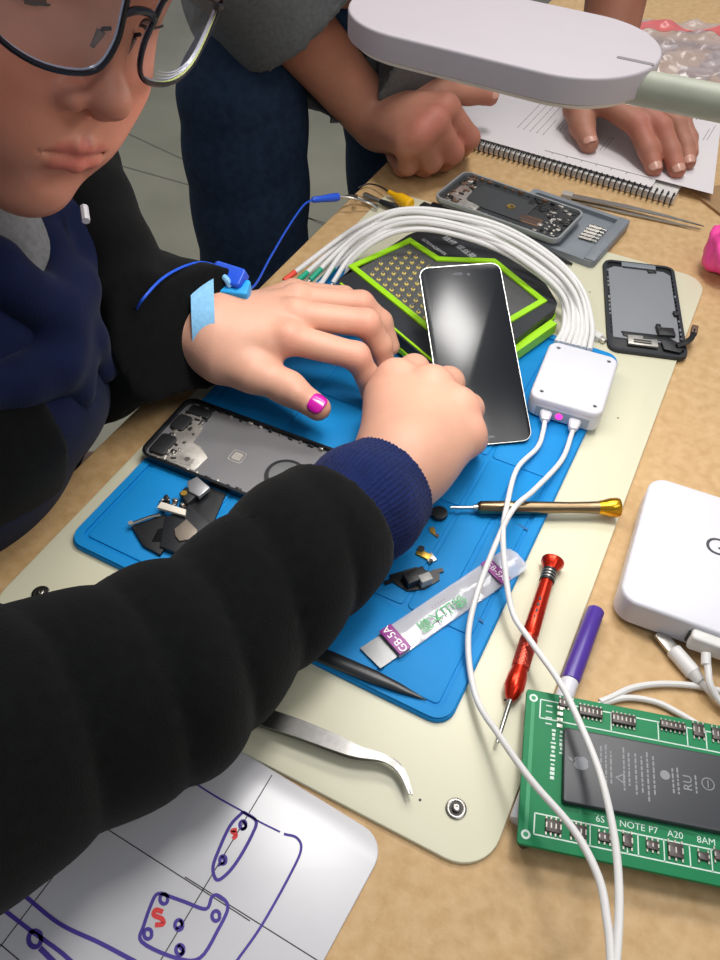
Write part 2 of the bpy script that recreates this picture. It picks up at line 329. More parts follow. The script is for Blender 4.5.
# ---------------------------------------------------------------- small loose phone parts
f = F((419, 551), (434, 562), 8); s = MB(); r_ = random.Random(3)
s.box(4, 0, 7, 10, 5, 1.6, m_gold, .2, .4); s.box(9, 1, 7.1, 7, 6, 1.3, m_silver, -.3, .3); s.slab(circ(0, 2, 2.4, 10), 7, 9, m_pcbd); s.slab(circ(11, -1, 1.4, 8), 7.5, 9.3, m_pcbd)
tag(s.build('metal_bracket', frame=f), 'tiny gold and silver phone bracket on blue mat above the black camera part', 'phone part')
f = F((393, 580), (427, 578), 8); s = MB(); s.slab([(0, -2), (8, -9), (20, -8), (30, -2), (31, 6), (24, 5), (16, 9), (5, 6), (-2, 4)], 7, 8.2, m_pcbd); s.box(14, -1, 8, 15, 9, 6, m_black, .35, .8); s.box(20, -3.5, 8.2, 8, 6, 6.3, mat('grey_label', '#a3a29e', .4), .35, .4)
s.box(-3, -1, 7.3, 6, 3, 1, m_pcbd, .4); s.box(30, 5, 7.3, 7, 3, 1, m_pcbd, .2)
tag(s.build('camera_module', frame=f), 'small black phone camera part with grey square lying on the blue mat', 'phone part')
f = F((433, 533), (438, 530), 8); s = MB(); s.slab([(0, -2), (2.5, 0), (4, 4), (1, 5), (-1, 2)], 7, 7.8, m_gold); s.slab(circ(1, -3, 1.4, 8), 7, 8, m_brown)
tag(s.build('spring_contact', frame=f), 'tiny gold spring contact on blue mat near the navy cuff', 'phone part')
# blade in its sleeve
f = F((360, 648), (500, 554), 9); t = thing('blade_packet', 'clear packet with flat steel pry blade and purple band reading GB-5A', 'blade', f)
pa, pb, pc, pd, pe, pg = (f(*p) for p in ((360, 648), (378, 670), (532, 578), (532, 562), (508, 552), (483, 561)))
hw = (pb[1]-pa[1]); k = pc[0]
MB().slab([(0, 0), (1.5, -hw*-1*-1 if 0 else hw), (k*.92, hw*.98), (k*.92, -1)], 8, 8.8, mat('blade_steel', '#77787a', .42, .9, var=.15, vscale=80)).build('steel_blade', t)
m_sl = mat('clear_sleeve', '#d9dbe6', .12, alpha=.55, var=.02, coat=1); X1 = f(412, 652)[0]-8
s = MB(); s.loft([[(x, y, 7.4 if j == 0 else z) for j, (y, z) in enumerate(((e0, 7.4), (e0, 9), (e0*.6+e1*.4, 10.6+.9*math.sin(x*.23)), (e0*.4+e1*.6, 10.4+.8*math.sin(x*.31+1)), (e1, 9), (e1, 7.4)))] for x, e0, e1 in [(X1+(pe[0]-X1)*i/14, hw-1, 1.2) for i in range(15)]+[(pe[0]+3, hw*.95, -1), (pc[0], hw*.75, hw*.35)]], m_sl); s.build('clear_sleeve', t)
zt = 11.7; s = MB(); m_pl = mat('purple_label', '#8d1f86', .4); m_wt = mat('white_print', '#f2eef2', .4); m_gp = mat('green_print', '#37a862', .5)
s.slab([(X1, hw-1), (X1+9, hw-1), (X1+9, 1), (X1, 1)], 11.2, zt, m_pl, bev=.2); s.text('GB-5A', 7.2, X1+4.6, hw/2, zt, m_wt, math.pi/2, 'CENTER'); s.build('purple_band', t); s = MB()
xq = f(500, 585)[0]; s.slab([(xq, hw-1), (xq+8, hw-1), (xq+8, 1), (xq, 1)], 11.2, zt, m_pl, bev=.2); s.text('GB-5A', 6, xq+4, hw/2, zt, m_wt, -math.pi/2, 'CENTER'); s.build('purple_band', t); s = MB()
s.text('佛山大霸', 9.5, X1+(xq-X1)*.47, hw*.66, zt-.3, m_gp, math.pi, 'CENTER'); s.text('- - - - -', 4, X1+(xq-X1)*.5, hw*.28, zt-.3, m_pl, 0, 'CENTER')
s.build('printed_label', t)
# ---------------------------------------------------------------- phone housings
def clutter(s, r_, x0, x1, y0, y1, z, n, mats, smin=1.5, smax=6, h=1.5):
    for _ in range(n):
        s.box(r_.uniform(x0, x1), r_.uniform(y0, y1), z, r_.uniform(smin, smax), r_.uniform(smin, smax*.7), r_.uniform(.3, h), r_.choice(mats), r_.choice((0, 0, .5, 1.57)), .3)
def housing(f, label, w, l, zb, rim_mat, flip=1, camend=True, kind=0):
    t = thing('phone_housing', label, 'phone housing', f)
    cx, cy = l/2, w/2*flip; r_ = random.Random(7+kind)
    s = MB(); s.slab(rrect(cx, cy, l, w, 9, 6), zb, zb+3, rim_mat, bev=0, bot=2.4); s.ring(rrect(cx, cy, l, w, 9, 6), [rrect(cx, cy, l-4.4, w-4.4, 7, 6)], zb+2.9, zb+6.6, rim_mat); s.build('frame', t)
    s = MB(); s.slab(rrect(cx, cy, l-4.6, w-4.6, 7, 5), zb+3, zb+3.6, m_alum if kind == 0 else mat('dark_phone_inner', '#4a4c4e', .4, .7, var=.1, vscale=30)); s.build('inner_plate', t)
    return t, r_
f = F((138, 456), (257, 503), 10); w = 67
t, r_ = housing(f, 'opened empty phone rear housing on the blue mat beside the left hand', 67, 138, 7.2, mat('black_frame', '#24262a', .3, .6))
Z = 10.8; s = MB()
s.slab([(8, 4), (44, 5), (46, 20), (36, 27), (28, 28), (27, 44), (20, 50), (20, 63), (8, 62)], Z, Z+.7, m_silver, bev=.2); s.slab(circ(34, 12, 2.2, 12), Z+.7, Z+1.1, m_steel); s.slab([(26, 6), (40, 7), (39, 14), (28, 13)], Z+.7, Z+1, m_silver); s.build('shield_plate', t)
s = MB(); s.slab(rrect(11, 16, 13, 20, 3, 3), Z, Z+2.6, m_black, bev=.6); s.slab(rrect(10, 41, 12, 16, 3, 3), Z, Z+2.4, m_black, bev=.6); s.slab(rrect(16, 57, 18, 9, 2, 3), Z, Z+2.2, m_pcbd, bev=.5); s.build('camera_cavity', t)
s = MB(); clutter(s, r_, 6, 25, 6, 61, Z+.5, 46, [m_pcbd, m_silver, m_black, m_steel], 1.2, 4.5, 1.6); s.build('connector_cluster', t)
s = MB()
for i in range(15): s.box(14+i*8.4, 3.6, Z, r_.uniform(1.5, 5), 2, r_.uniform(1, 2.6), r_.choice([m_silver, m_pcbd, m_steel]), 0, .3)
s.build('rim_clips', t); s = MB()
for i in range(15): s.box(14+i*8.4, 63.6, Z, r_.uniform(1.5, 5), 2, r_.uniform(1, 2.6), r_.choice([m_silver, m_pcbd, m_steel]), 0, .3)
s.build('rim_clips', t)
s = MB(); s.lathe([(0, 15), (1.1, 15), (1.3, 14)], m_black, (104, 30, Z), (0, 0, 1), 36); s.lathe([(0, 12), (.6, 12), (.8, 11)], mat('grey_disc', '#77797b', .4, .5), (104, 30, Z+1.1), (0, 0, 1), 36); s.build('round_coil', t)
s = MB(); s.slab(rrect(64, 31, 7, 7, 1, 2), Z, Z+.15, m_silver); s.ring(rrect(64, 31, 11, 11, 2, 3), [rrect(64, 31, 10, 10, 2, 3)], Z, Z+.12, m_silver); s.build('inner_mark', t)
# second housing, on the grey bit tray
ft = F((558, 247), (597, 261), 4); ax = ft.a
f = F((433, 196), (565, 244), 18); gl, gw = 138, 67
t = thing('bit_tray', 'grey plastic tray of screwdriver bits under the silver phone housing', 'tool tray', f)
e = f(597, 261, 8)[0]; wq = f(618, 218, 8)[1]
s = MB(); s.slab(rrect(e/2+35, wq/2, e-70, wq, 5, 4), 3.05, 5, m_grey, bev=.4); s.ring(rrect(e/2+35, wq/2, e-70, wq, 5, 4), [rrect(e/2+35, wq/2, e-82, wq-12, 3, 3)], 4.9, 9.5, m_grey); s.build('tray_body', t)
s = MB(); s.box(e-6, wq/2, 9.2, 11, wq-3, 2, m_grey, 0, .8); s.build('grip_edge', t)
for i in range(5):
    x0_, y0_ = e-32, wq*.42+i*6.2
    s = MB(); s.lathe([(0, 1.9), (13, 1.9), (13.5, 1.1), (18, 1), (18.6, .3)], m_steel, (x0_, y0_, 7), (1, .08, .02), 6)
    tag(s.build('driver_bit', frame=f), 'silver driver bit lying in the grey tray beside the phone housing', 'driver bit', 'bits in the grey tray')
t, r_ = housing(f, 'silver rimmed phone housing with parts inside, resting on the grey bit tray', gw, gl, 11.6, mat('silver_frame', '#a9adb0', .35, .5), kind=1)
Z = 15.2; s = MB(); s.slab([(10, 6), (46, 6), (46, 16), (30, 18), (28, 34), (16, 46), (10, 44)], Z, Z+.5, m_silver, bev=.2); s.build('shield_plate', t)
s = MB(); s.slab([(28, 20), (50, 14), (92, 14), (92, 54), (30, 54), (26, 36)], Z, Z+.9, mat('dark_backing', '#37393b', .5)); s.build('backing_sheet', t)
s = MB(); s.box(98, 22, Z, 24, 14, .8, m_brown, .05, .5); s.box(98, 22, Z+.8, 20, 9, .4, mat('brown_flex', '#4d382c', .5), .05, .5); s.build('charging_flex', t)
s = MB(); s.slab(circ(72, 33, 4.4, 8), Z+1, Z+1.6, m_gold); s.slab(circ(73, 33, 2, 6), Z+1.6, Z+2, m_dark); s.build('gold_contact', t)
s = MB(); clutter(s, r_, 5, 24, 6, 60, Z, 44, [m_pcbd, m_pcbd, m_silver, m_steel, m_brown], 1.5, 6, 2); s.build('camera_cluster', t)
s = MB(); clutter(s, r_, 108, 133, 8, 60, Z, 54, [m_pcbd, m_pcbd, m_silver, m_steel], 1.5, 6, 1.8); clutter(s, r_, 85, 110, 46, 62, Z, 16, [m_pcbd, m_black], 2, 7, 1.6); s.build('connector_cluster', t)
s = MB()
for i in range(12): s.box(14+i*9, 4, Z, r_.uniform(2, 6), 2, r_.uniform(1, 2.6), r_.choice([m_silver, m_pcbd, m_brown]), 0, .3)
s.build('rim_clips', t); s = MB()
for i in range(12): s.box(14+i*9, 63, Z, r_.uniform(2, 6), 2.2, r_.uniform(1, 3.4), r_.choice([m_pcbd, m_brown, m_silver]), 0, .3)
s.build('rim_clips', t)
# display assembly on the right
f = F((608, 349), (688, 359), 6); f.a = math.atan2(*(P(603, 262, 6)-P(608, 349, 6))[1::-1])-math.pi/2
t = thing('display_assembly', 'black phone display lying face down on the right corner of the cream board', 'phone display', f)
s = MB(); s.slab(rrect(33.5, 69, 67, 138, 9, 6), 3.1, 5, m_black, bev=.5); s.ring(rrect(33.5, 69, 66, 137, 8.5, 6), [rrect(33.5, 69, 60, 131, 5, 5)], 4.9, 6.4, mat('navy_black_frame', '#1c2029', .4)); s.build('glass_frame', t)
MB().slab([(5, 18), (61, 18), (62, 40), (62, 122), (56, 127), (10, 127), (4.5, 122)], 5, 6.3, mat('lcd_backplate', '#85888d', .6, .1, var=.05, vscale=12), bev=.3).build('metal_backplate', t)
s = MB(); s.box(33, 131, 5.5, 32, 7, 2.2, m_grey, 0, .8); s.box(33, 127, 6, 30, 2, 1, m_pcbd); s.box(45, 124, 6, 8, 4, 1.5, m_pcbd, .2, .4); s.build('earpiece_bar', t)
s = MB(); s.slab([(17, 9), (42, 9), (42, 19), (30, 18), (30, 22), (17, 21)], 6.2, 8, m_silver, bev=.3); s.box(29, 15, 8, 15, 1.6, .4, m_dark); s.box(29, 12, 8, 15, 1.6, .4, m_dark); s.build('metal_shield', t)
s = MB(); s.slab([(14, 20), (45, 20), (47, 8), (60, 6), (64, 12), (60, 19), (50, 27), (12, 26)], 6.3, 7.4, m_pcbd, bev=.3); s.box(50, 31, 6.3, 15, 11, 3, m_black, .1, 1); s.box(44, 36, 6.3, 4, 7, 3.6, m_black, .1, .5)
s.tube([(58, 14, 7.5), (65, 17, 10), (70, 23, 12), (72, 31, 13)], lambda u_: 2.6, m_pcbd, 6); s.box(72.5, 32, 11, 5.5, 11, 4, m_brown, -.2, .8); s.box(61, 60, 6, 4, 6, 3, m_black, .2, .5); s.build('ribbon_connector', t)
s = MB(); r_ = random.Random(5)
for i in range(16): s.box(3.6, 26+i*6.2, 5.8, 1.3, r_.uniform(1.5, 4), 1, r_.choice([m_grey, m_silver, m_pcbd]))
s.build('edge_clips', t); s = MB()
for i in range(16): s.box(63.2, 26+i*6.2, 5.8, 1.3, r_.uniform(1.5, 4), 1, r_.choice([m_grey, m_pcbd, m_pcbd]))
s.build('edge_clips', t)
# heap of flex parts on the mat
f = F((140, 540), (232, 500), 8); t = thing('phone_part_cluster', 'tangle of black flex pieces, grey chip and silver camera bits on the blue mat', 'phone part', f)
def fl(*ps): return [f(*p, 9) for p in ps]
s = MB(); s.slab(fl((131, 526), (165, 514), (178, 530), (160, 555), (143, 546)), 7, 9.4, m_black, bev=.6); s.slab(fl((165, 520), (190, 505), (215, 530), (180, 556), (160, 548)), 7, 11, m_sblack, bev=.6)
s.slab(fl((158, 530), (170, 527), (168, 542), (152, 542)), 9.3, 9.9, mat('gloss_black', '#0c0c0e', .15)); s.slab(fl((185, 512), (207, 485), (226, 493), (214, 520), (222, 528), (205, 536)), 7, 8.6, m_pcbd, bev=.3); s.build('flex_board', t)
MB().slab(fl((175, 532), (187, 522), (198, 533), (197, 541), (180, 544), (176, 539)), 11, 12.4, mat('beige_chip', '#8f8478', .35, .5), bev=.3).build('chip_plate', t)
s = MB(); s.slab(fl((188, 487), (198, 482), (211, 493), (200, 502), (190, 497)), 12, 15, mat('silver_cam', '#b4b4b6', .3, .7), bev=.6); s.slab(fl((180, 497), (187, 490), (197, 500), (188, 508)), 8, 13.5, m_black, bev=.8); q = f(184, 494, 13); s.slab(circ(q[0], q[1], 2.3, 10), 13.4, 14.3, m_gold); s.build('camera_block', t)
s = MB(); s.slab(fl((158, 512), (162, 506), (187, 514), (186, 520)), 12, 14, mat('white_connector', '#ded6c8', .4), bev=.4); r_ = random.Random(2)
for _ in range(30): q = f(r_.uniform(160, 192), r_.uniform(498, 512), 9); s.box(q[0], q[1], 8, r_.uniform(1.5, 5), r_.uniform(1, 3), r_.uniform(1, 4), r_.choice([m_silver, m_steel, m_pcbd, m_brown]), r_.uniform(0, 3), .3)
s.build('connector_strip', t)
s = MB(); s.tube([(*f(160, 515, 10), 10), (*f(150, 518, 10), 11), (*f(131, 525, 10), 11)], 1.1, m_steel, 6); q = f(131, 524, 11); s.slab(circ(q[0], q[1], 1.8, 8), 10.2, 12.4, m_silver); s.build('wire_tip', t)
# ---------------------------------------------------------------- driver bit kit
m_lime = mat('lime_plastic', '#9fdc14', .4, var=.02); m_case = mat('case_black', '#22252b', .5); m_gside = mat('green_translucent', '#1f8e3a', .3)
HT = 27; f = F((335, 281), (430, 363), HT); zb = 7.7
t = thing('driver_bit_kit', 'black and lime green hard case of driver bits under the leaning phone', 'tool kit', f)
def rpoly(px, r):                                   # polygon read at the lid height, corners rounded
    q = ccw(px); out = []
    for i in range(len(q)):
        a, b, c = Vector(q[i-1]), Vector(q[i]), Vector(q[(i+1) % len(q)]); p0 = b+(a-b).normalized()*min(r, (a-b).length*.4); p1 = b+(c-b).normalized()*min(r, (c-b).length*.4)
        for k in range(4): u_ = k/3; v_ = p0.lerp(b, u_).lerp(b.lerp(p1, u_), u_); out.append((v_.x, v_.y))
    return out
raw = [f(*p) for p in ((335, 281), (436, 367), (494, 357), (559, 305), (536, 268), (440, 226), (411, 233))]
outer = rpoly(raw, 7); kx = [p[0] for p in raw]; ky = [p[1] for p in raw]; kw, kd = max(kx), max(ky)
MB().slab(inset(outer, 1), zb, 16, m_gside, bot=2).build('lower_tray', t)
hexa = ccw([f(*p) for p in ((348, 267), (410, 239), (439, 258), (495, 260), (547, 302), (513, 322), (478, 341), (440, 341))])
inn = inset(hexa, 5.5); a_, b_, c_, d_, e_ = (f(*p) for p in ((350, 267), (410, 240), (439, 259), (495, 261), (546, 302)))
MB().ring(outer, [inset(hexa, 3)], 16.1, HT, m_case).build('lid', t)
MB().ring(hexa, [inn], HT+.02, HT+1.6, m_lime).build('window_bezel', t)
s = MB(); s.ring(inset(outer, -1.2), [inset(outer, 0.02)], 12, 16.5, m_lime); s.build('lime_band', t)
q0, q1 = f(339, 284), f(450, 378); s = MB(); s.ribbon([(q0[0], q0[1]+1.5), (q1[0], q1[1]+1.5)], 1.8, HT, m_lime, .8)
q0, q1 = Vector(f(556, 315)), Vector(f(480, 368)); dq = (q1-q0).normalized(); s.build('lime_line', t)
s = MB(); s.slab([tuple(q0+Vector((-dq.y, dq.x))*o) for o in (3, -4)][::-1]+[tuple(q1+Vector((-dq.y, dq.x))*o) for o in (3, -4)], 10, HT-7, m_lime); s.build('lime_corner', t)
MB().slab(inset(hexa, 3.2), 16.05, 16.9, m_black).build('bit_holder', t)
MB().slab(inset(hexa, 4), HT-1.2, HT-.4, mat('clear_cover', '#ffffff', .03, alpha=.05, var=0, spec=.4)).build('clear_window', t)
m_kp = mat('print_white', '#d7d7dc', .5); s = MB(); ra = math.atan2(f(455, 262)[1]-f(420, 238)[1], f(455, 262)[0]-f(420, 238)[0])
x_, y_ = f(434, 247); s.text('SCREWDRIVER', 5.4, x_, y_, HT, m_kp, ra, 'CENTER', sx=.9); s.build('lid_print', t); s = MB()
x_, y_ = f(459, 247); s.text('精修 螺丝批', 8, x_, y_, HT, m_kp, ra, 'CENTER'); s.build('lid_print', t)
bg, r_ = [], random.Random(11)
def inside(x, y, q):
    r = False
    for i in range(len(q)):
        (x0, y0), (x1, y1) = q[i-1], q[i]
        if (y0 > y) != (y1 > y) and x < (x1-x0)*(y-y0)/(y1-y0)+x0: r = not r
    return r
ih = inset(hexa, 8)
for i in range(-6, 16):
    for j in range(-2, 14):
        x_, y_ = 4+i*9.4+(j % 2)*4.7, 4+j*8.2
        if inside(x_, y_, ih) and x_ < f(440, 300)[0]+8: bg.append((x_, y_))
proto = None
def bit_parts(par):
    s = MB(); s.lathe([(0, 1.5), (5.5, 1.5), (5.8, 1.9), (6.2, 1.9)], m_steel, (0, 0, 15.6), (.08, -.06, 1), 8); s.build('shank', par)
    s = MB(); s.lathe([(6.2, 1.9), (6.8, 2.0), (7.6, 1.9), (7.8, 1.2)], mat('yellow_ring', '#e6c92e', .4), (0, 0, 15.6), (.08, -.06, 1), 10); s.build('colour_ring', par)
    s = MB(); s.lathe([(8.2, 1.0), (9.6, .9), (10.2, .5)], m_steel, (0, 0, 15.6), (.08, -.06, 1), 6); s.build('tip', par)
for x_, y_ in bg:
    c0, s0 = math.cos(f.a), math.sin(f.a); loc = (f.o[0]+(x_*c0-y_*s0)*.001, f.o[1]+(x_*s0+y_*c0)*.001, TZ)
    if proto is None:
        proto = thing('driver_bit', 'small steel bit with yellow ring standing in the lime green kit', 'driver bit', loc=loc, group='yellow ringed bits in the kit'); bit_parts(proto)
    else:
        o = proto.copy(); COL.objects.link(o); o.location = loc
        for ch in list(proto.children): c = ch.copy(); COL.objects.link(c); c.parent = o
# ---------------------------------------------------------------- black phone leaning on the kit
TL, TR, BR = P(418, 268, 72), P(499, 262, 74), P(533, 440, 11)
xa = Vector(TR-TL).normalized(); ya = (Vector((TL+TR)/2)-Vector(BR)-xa*0).normalized()
L_ = Vector(TR-BR); ya = (L_-xa*L_.dot(xa)).normalized(); ln = L_.length*1000; wd_ = Vector(TR-TL).length*1000; zz = xa.cross(ya)
PH = Matrix((( xa.x, ya.x, zz.x, BR[0]), (xa.y, ya.y, zz.y, BR[1]), (xa.z, ya.z, zz.z, BR[2]+TZ), (0, 0, 0, 1)))
t = thing('smartphone', 'black slim smartphone leaning face up against the lime green kit', 'phone'); t.matrix_world = PH
print('phone', ln, wd_, 'kit', kw, kd)
MB().slab(rrect(-wd_/2, ln/2, wd_, ln, 8, 6), -7, -1, mat('phone_case_black', '#15171a', .35), bot=2.5).build('body', t)
MB().slab(rrect(-wd_/2, ln/2, wd_-.6, ln-.6, 7.6, 6), -1, -.1, mat('screen_glass', '#080b13', .2, spec=.5, var=0), bev=.5).build('screen', t)
MB().ring(rrect(-wd_/2, ln/2, wd_, ln, 8, 6), [rrect(-wd_/2, ln/2, wd_-1.2, ln-1.2, 7.4, 6)], -1.2, -.3, m_steel).build('metal_rim', t)
s = MB(); s.slab(rrect(-wd_/2-2, 5.5, 13, 1.8, .8, 3), -.1, .05, mat('dark_print', '#3a3f4a', .4)); s.build('bottom_print', t)
s = MB(); s.slab(rrect(-wd_/2-2.5, ln-8, 8, 2.6, 1.2, 4), -.1, .04, mat('speaker_grey', '#3c4048', .5)); s.slab(circ(-wd_/2+6, ln-9, 1.4, 12), -.1, .04, MATS['speaker_grey']); s.build('earpiece', t)
# ---------------------------------------------------------------- white box
f = F((528, 398), (601, 419), 24); t = thing('power_adapter_box', 'white rounded box with red seam and pink light joining the white cables', 'adapter', f)
bw = f(601, 419)[0]; tl_, tr_ = f(540, 341), f(606, 357); bd = (tl_[1]+tr_[1])/2
MB().slab(rrect(bw/2, bd/2, bw, bd, 8, 6), 7.8, 22, m_white, bev=0, bot=3).build('lower_shell', t)
MB().slab(rrect(bw/2, bd/2, bw-.5, bd-.5, 8, 6), 21.9, 22.6, mat('red_seam', '#c9606a', .5)).build('seam', t)
MB().slab(rrect(bw/2, bd/2, bw, bd, 8, 6), 22.5, 27.5, m_white, bev=2.6, n=5).build('lid', t)
for x_, y_ in ((8, 8), (bw-7, 8), (8, bd-8), (bw-7, bd-8)): MB().lathe([(0, 1.7), (.25, 1.7), (.1, .8)], mat('screw_grey', '#8f8f94', .4, .8), (x_, y_, 27.4), (0, 0, 1), 12).build('screw', t)
MB().slab(rrect(bw/2, 1.2, bw-14, 3, 1, 2), 10.5, 19.5, mat('port_panel', '#9aa1ae', .4)).build('port_panel', t)
MB().lathe([(0, 2.6), (.7, 2.6), (.8, 0)], mat('pink_led', '#ff2a8c', .3, emit=2.5), (bw/2-2, -.2, 15), (0, -1, 0), 16).build('indicator_light', t)
boxf = f
# bundle of cables
center = [(573, 346, 17), (578, 325, 20), (571, 293, 30), (544, 264, 42), (497, 237, 50), (440, 221, 52), (400, 220, 48), (368, 233, 38), (343, 252, 24), (312, 281, 12)]
hwid = [17, 14, 12, 12, 12, 11, 11, 11, 13, 18]
cab = [(1.0, (289, 277), 'red', 13), (.62, (302, 277), 'green', 12), (.3, (315, 275), 'green', 14), (0, (319, 287), None, 0), (-.35, (328, 274), 'green', 14), (-.7, (333, 283), None, 0), (-1.0, (346, 276), None, 0)]
m_sr = mat('red_sleeve', '#e2452f', .5); m_sg = mat('green_sleeve', '#17a07c', .5)
r_ = random.Random(4)
for ci, (o_, end, colr, sl) in enumerate(cab):
    pts = []
    for i, (x, y, z) in enumerate(center[:-1]):
        a, b = center[max(i-1, 0)], center[min(i+1, len(center)-1)]; d = Vector((b[0]-a[0], b[1]-a[1])).normalized(); nn = (-d.y, d.x)
        off = o_*hwid[i]*(1+.0*i)+(r_.uniform(-1.2, 1.2) if 1 < i < 8 else 0); zz_ = z+(3*math.cos(ci*2.1+i*.9) if i > 1 else 0)
        pts.append(W3(x-nn[0]*off*-1 if 0 else x+nn[0]*-off*-1, y+nn[1]*off, max(zz_, 10) if i > 6 else zz_))
    pts.append(W3(*end, 14))
    lab = {'red': 'white cable of the bundle ending in a red sleeve near the bench edge', 'green': 'white cable of the bundle ending in a green sleeve near left hand', None: 'plain white cable of the arched bundle without coloured sleeve'}[colr]
    t = thing('power_cable', lab, 'cable', group='white cables arching out of the box')
    MB().tube(pts, 2.3, m_cable, 10, 8).build('cord', t)
    e1, e0 = Vector(pts[-1]), Vector(pts[-2]); d = (e1-e0).normalized()
    if colr: MB().lathe([(-1, 2.3), (0, 2.5), (sl, 2.5), (sl+.5, 2)], m_sr if colr == 'red' else m_sg, tuple(e1-d*(sl*.55)), tuple(d)).build('coloured_sleeve', t)
    s = MB(); q = e1+d*(sl*.45)
    for w_ in range(2): s.tube([q, q+d*7+Vector((w_*3-1, 1, -1)), q+d*15+Vector((w_*5-2, -2, -4))], .7, mat('maroon_wire', '#5a2328', .4) if w_ else m_steel, 6, 4)
    s.build('wire_tails', t)
# two long white cables
A_ = [(546, 412, 14), (543, 432, 12), (537, 448, 11), (517, 469, 16), (507, 505, 26), (503, 540, 26), (511, 607, 18), (530, 640, 20), (557, 678, 28), (573, 708, 34), (598, 768, 40), (613, 829, 52), (619, 890, 72), (616, 960, 96), (604, 1040, 120)]
B_ = [(575, 421, 14), (571, 436, 12), (561, 461, 13), (534, 490, 20), (514, 508, 31), (497, 541, 24), (476, 597, 20), (468, 643, 14), (476, 697, 12), (501, 738, 24), (531, 780, 38), (573, 829, 52), (598, 876, 64), (607, 920, 80), (611, 960, 96), (612, 1040, 122)]
for pts, lab in ((A_, 'long white cable from left port of the white box, curving down beside red screwdriver'), (B_, 'long white cable from right port of the white box, looping widest over the blade packet')):
    t = thing('charging_cable', lab, 'cable'); w3 = [W3(*p) for p in pts]
    MB().tube(w3, 1.85, m_cable, 12, 8).build('cord', t)
    e0 = Vector(w3[0]); d = (Vector(w3[1])-e0).normalized(); d.z = 0; d.normalize(); xf = Matrix.Translation(e0) @ Matrix.Rotation(math.atan2(d.y, d.x), 4, 'Z')
    s = MB(); s.loft([[(x, y*w, z*h) for y, z in ((1, -.6), (1, .6), (.7, 1), (-.7, 1), (-1, .6), (-1, -.6), (-.7, -1), (.7, -1))] for x, w, h in ((-4, 4.6, 3.6), (4, 4.4, 3.4), (8, 3.4, 2.8), (10, 2.4, 2.2))], m_white, xf=xf); s.build('plug', t)
f = F((593, 331), (603, 337), 8); s = MB(); s.box(4, 0, 3.1, 10, 8, 5, m_wshade, 0, 1); s.box(11, 0, 4, 6, 5, 3, m_silver, 0, .4)
tag(s.build('small_connector', frame=f), 'little white connector beside the white box and the display', 'connector')
# ---------------------------------------------------------------- clips and leads at the bench edge
t = thing('alligator_lead', 'blue alligator clip lead running from bench edge to the wrist strap', 'cable')
P1, P2 = Vector(W3(312, 200, 22)), Vector(W3(338, 197, 16)); d = P2-P1
MB().lathe([(0, 2), (2, 3), (d.length*.35, 3.2), (d.length*.8, 4.2), (d.length, 4)], mat('blue_vinyl', '#2257d6', .4), P1, d).build('clip_boot', t)
s = MB(); 
for sg in (1, -1): s.tube([P2-d*.05+Vector((0, 0, sg)), Vector(W3(352, 197+sg, 13+sg*3)), Vector(W3(368, 202+sg, 8+sg*1.5)), Vector(W3(378, 208+sg, 6))], 1.3, m_steel, 6, 4)
s.lathe([(-4, 2), (4, 2)], m_steel, Vector(W3(356, 198, 12)), (0, 1, 0)); s.build('clip_jaws', t)
cordp = [W3(312, 200, 22), W3(303, 206, 24), W3(287, 229, 24), W3(270, 258, 30), W3(254, 286, 48), W3(238, 290, 66), W3(226, 272, 80), W3(207, 263, 98), W3(188, 265, 108), W3(163, 278, 116), W3(143, 299, 117), W3(135, 312, 98), W3(131, 320, 72)]
MB().tube(cordp, .95, MATS['blue_vinyl'], 8, 8).build('cord', t)
t = thing('yellow_clip_lead', 'yellow booted alligator clip with thin black wire behind the cable bundle', 'clip')
P1, P2 = Vector(W3(389, 192, 9)), Vector(W3(411, 205, 8)); d = P2-P1
MB().lathe([(0, 2.5), (d.length*.3, 3.2), (d.length*.5, 6), (d.length*.95, 6.4), (d.length, 5)], mat('yellow_vinyl', '#f2b705', .45), P1, d).build('clip_boot', t)
MB().tube([W3(389, 192, 9), W3(379, 186, 7), W3(368, 184, 4), W3(358, 188, 3)], .9, m_black, 6).build('wire', t)
t = thing('steel_clip', 'bare steel alligator clip with black grip beside the yellow clip', 'clip'); P1, P2 = Vector(W3(364, 195, 8)), Vector(W3(397, 208, 8)); d = P2-P1
s = MB(); s.lathe([(0, 3), (3, 3.4), (d.length*.5, 2.2), (d.length*.55, 2)], m_steel, P1, d); s.build('jaw', t)
MB().lathe([(d.length*.5, 2.6), (d.length*.9, 3.8), (d.length, 3)], m_black, P1, d).build('grip', t)
# ---------------------------------------------------------------- green test board and battery
m_pcb = mat('green_solder_mask', '#067a4a', .5, var=.05, spec=.25); m_pcb2 = mat('green_trace', '#0b8d58', .5); m_silk = mat('silkscreen', '#c9dcd2', .5)
f = F((517, 843), (533, 690), 16); f.a = (math.atan2(*(P(533, 690, 16)-P(517, 843, 16))[1::-1])+math.atan2(*(P(720, 719, 16)-P(533, 690, 16))[1::-1])+math.pi/2)/2
pl = f(533, 690)[0]; pw = 235; t = thing('battery_test_board', 'green circuit board with small sockets and white silkscreen at the lower right', 'circuit board', f)
f2 = F((517, 843), (533, 690), 16, ang=f.a-math.pi/2); tb = thing  # f2: x along the lower edge, y away
t.rotation_euler.z = f2.a; H0 = 13.6; HP = 16.2
MB().slab(rrect(pw/2, pl/2, pw, pl, 1.5, 3), H0, HP, m_pcb, bev=.15).build('board', t)
for x_, y_ in ((5, 5), (5, pl-5), (pw-5, 5), (pw-5, pl-5)): MB().lathe([(0, 3), (10.4, 3)], m_black, (x_, y_, 3.1), (0, 0, 1), 6).build('standoff', t)
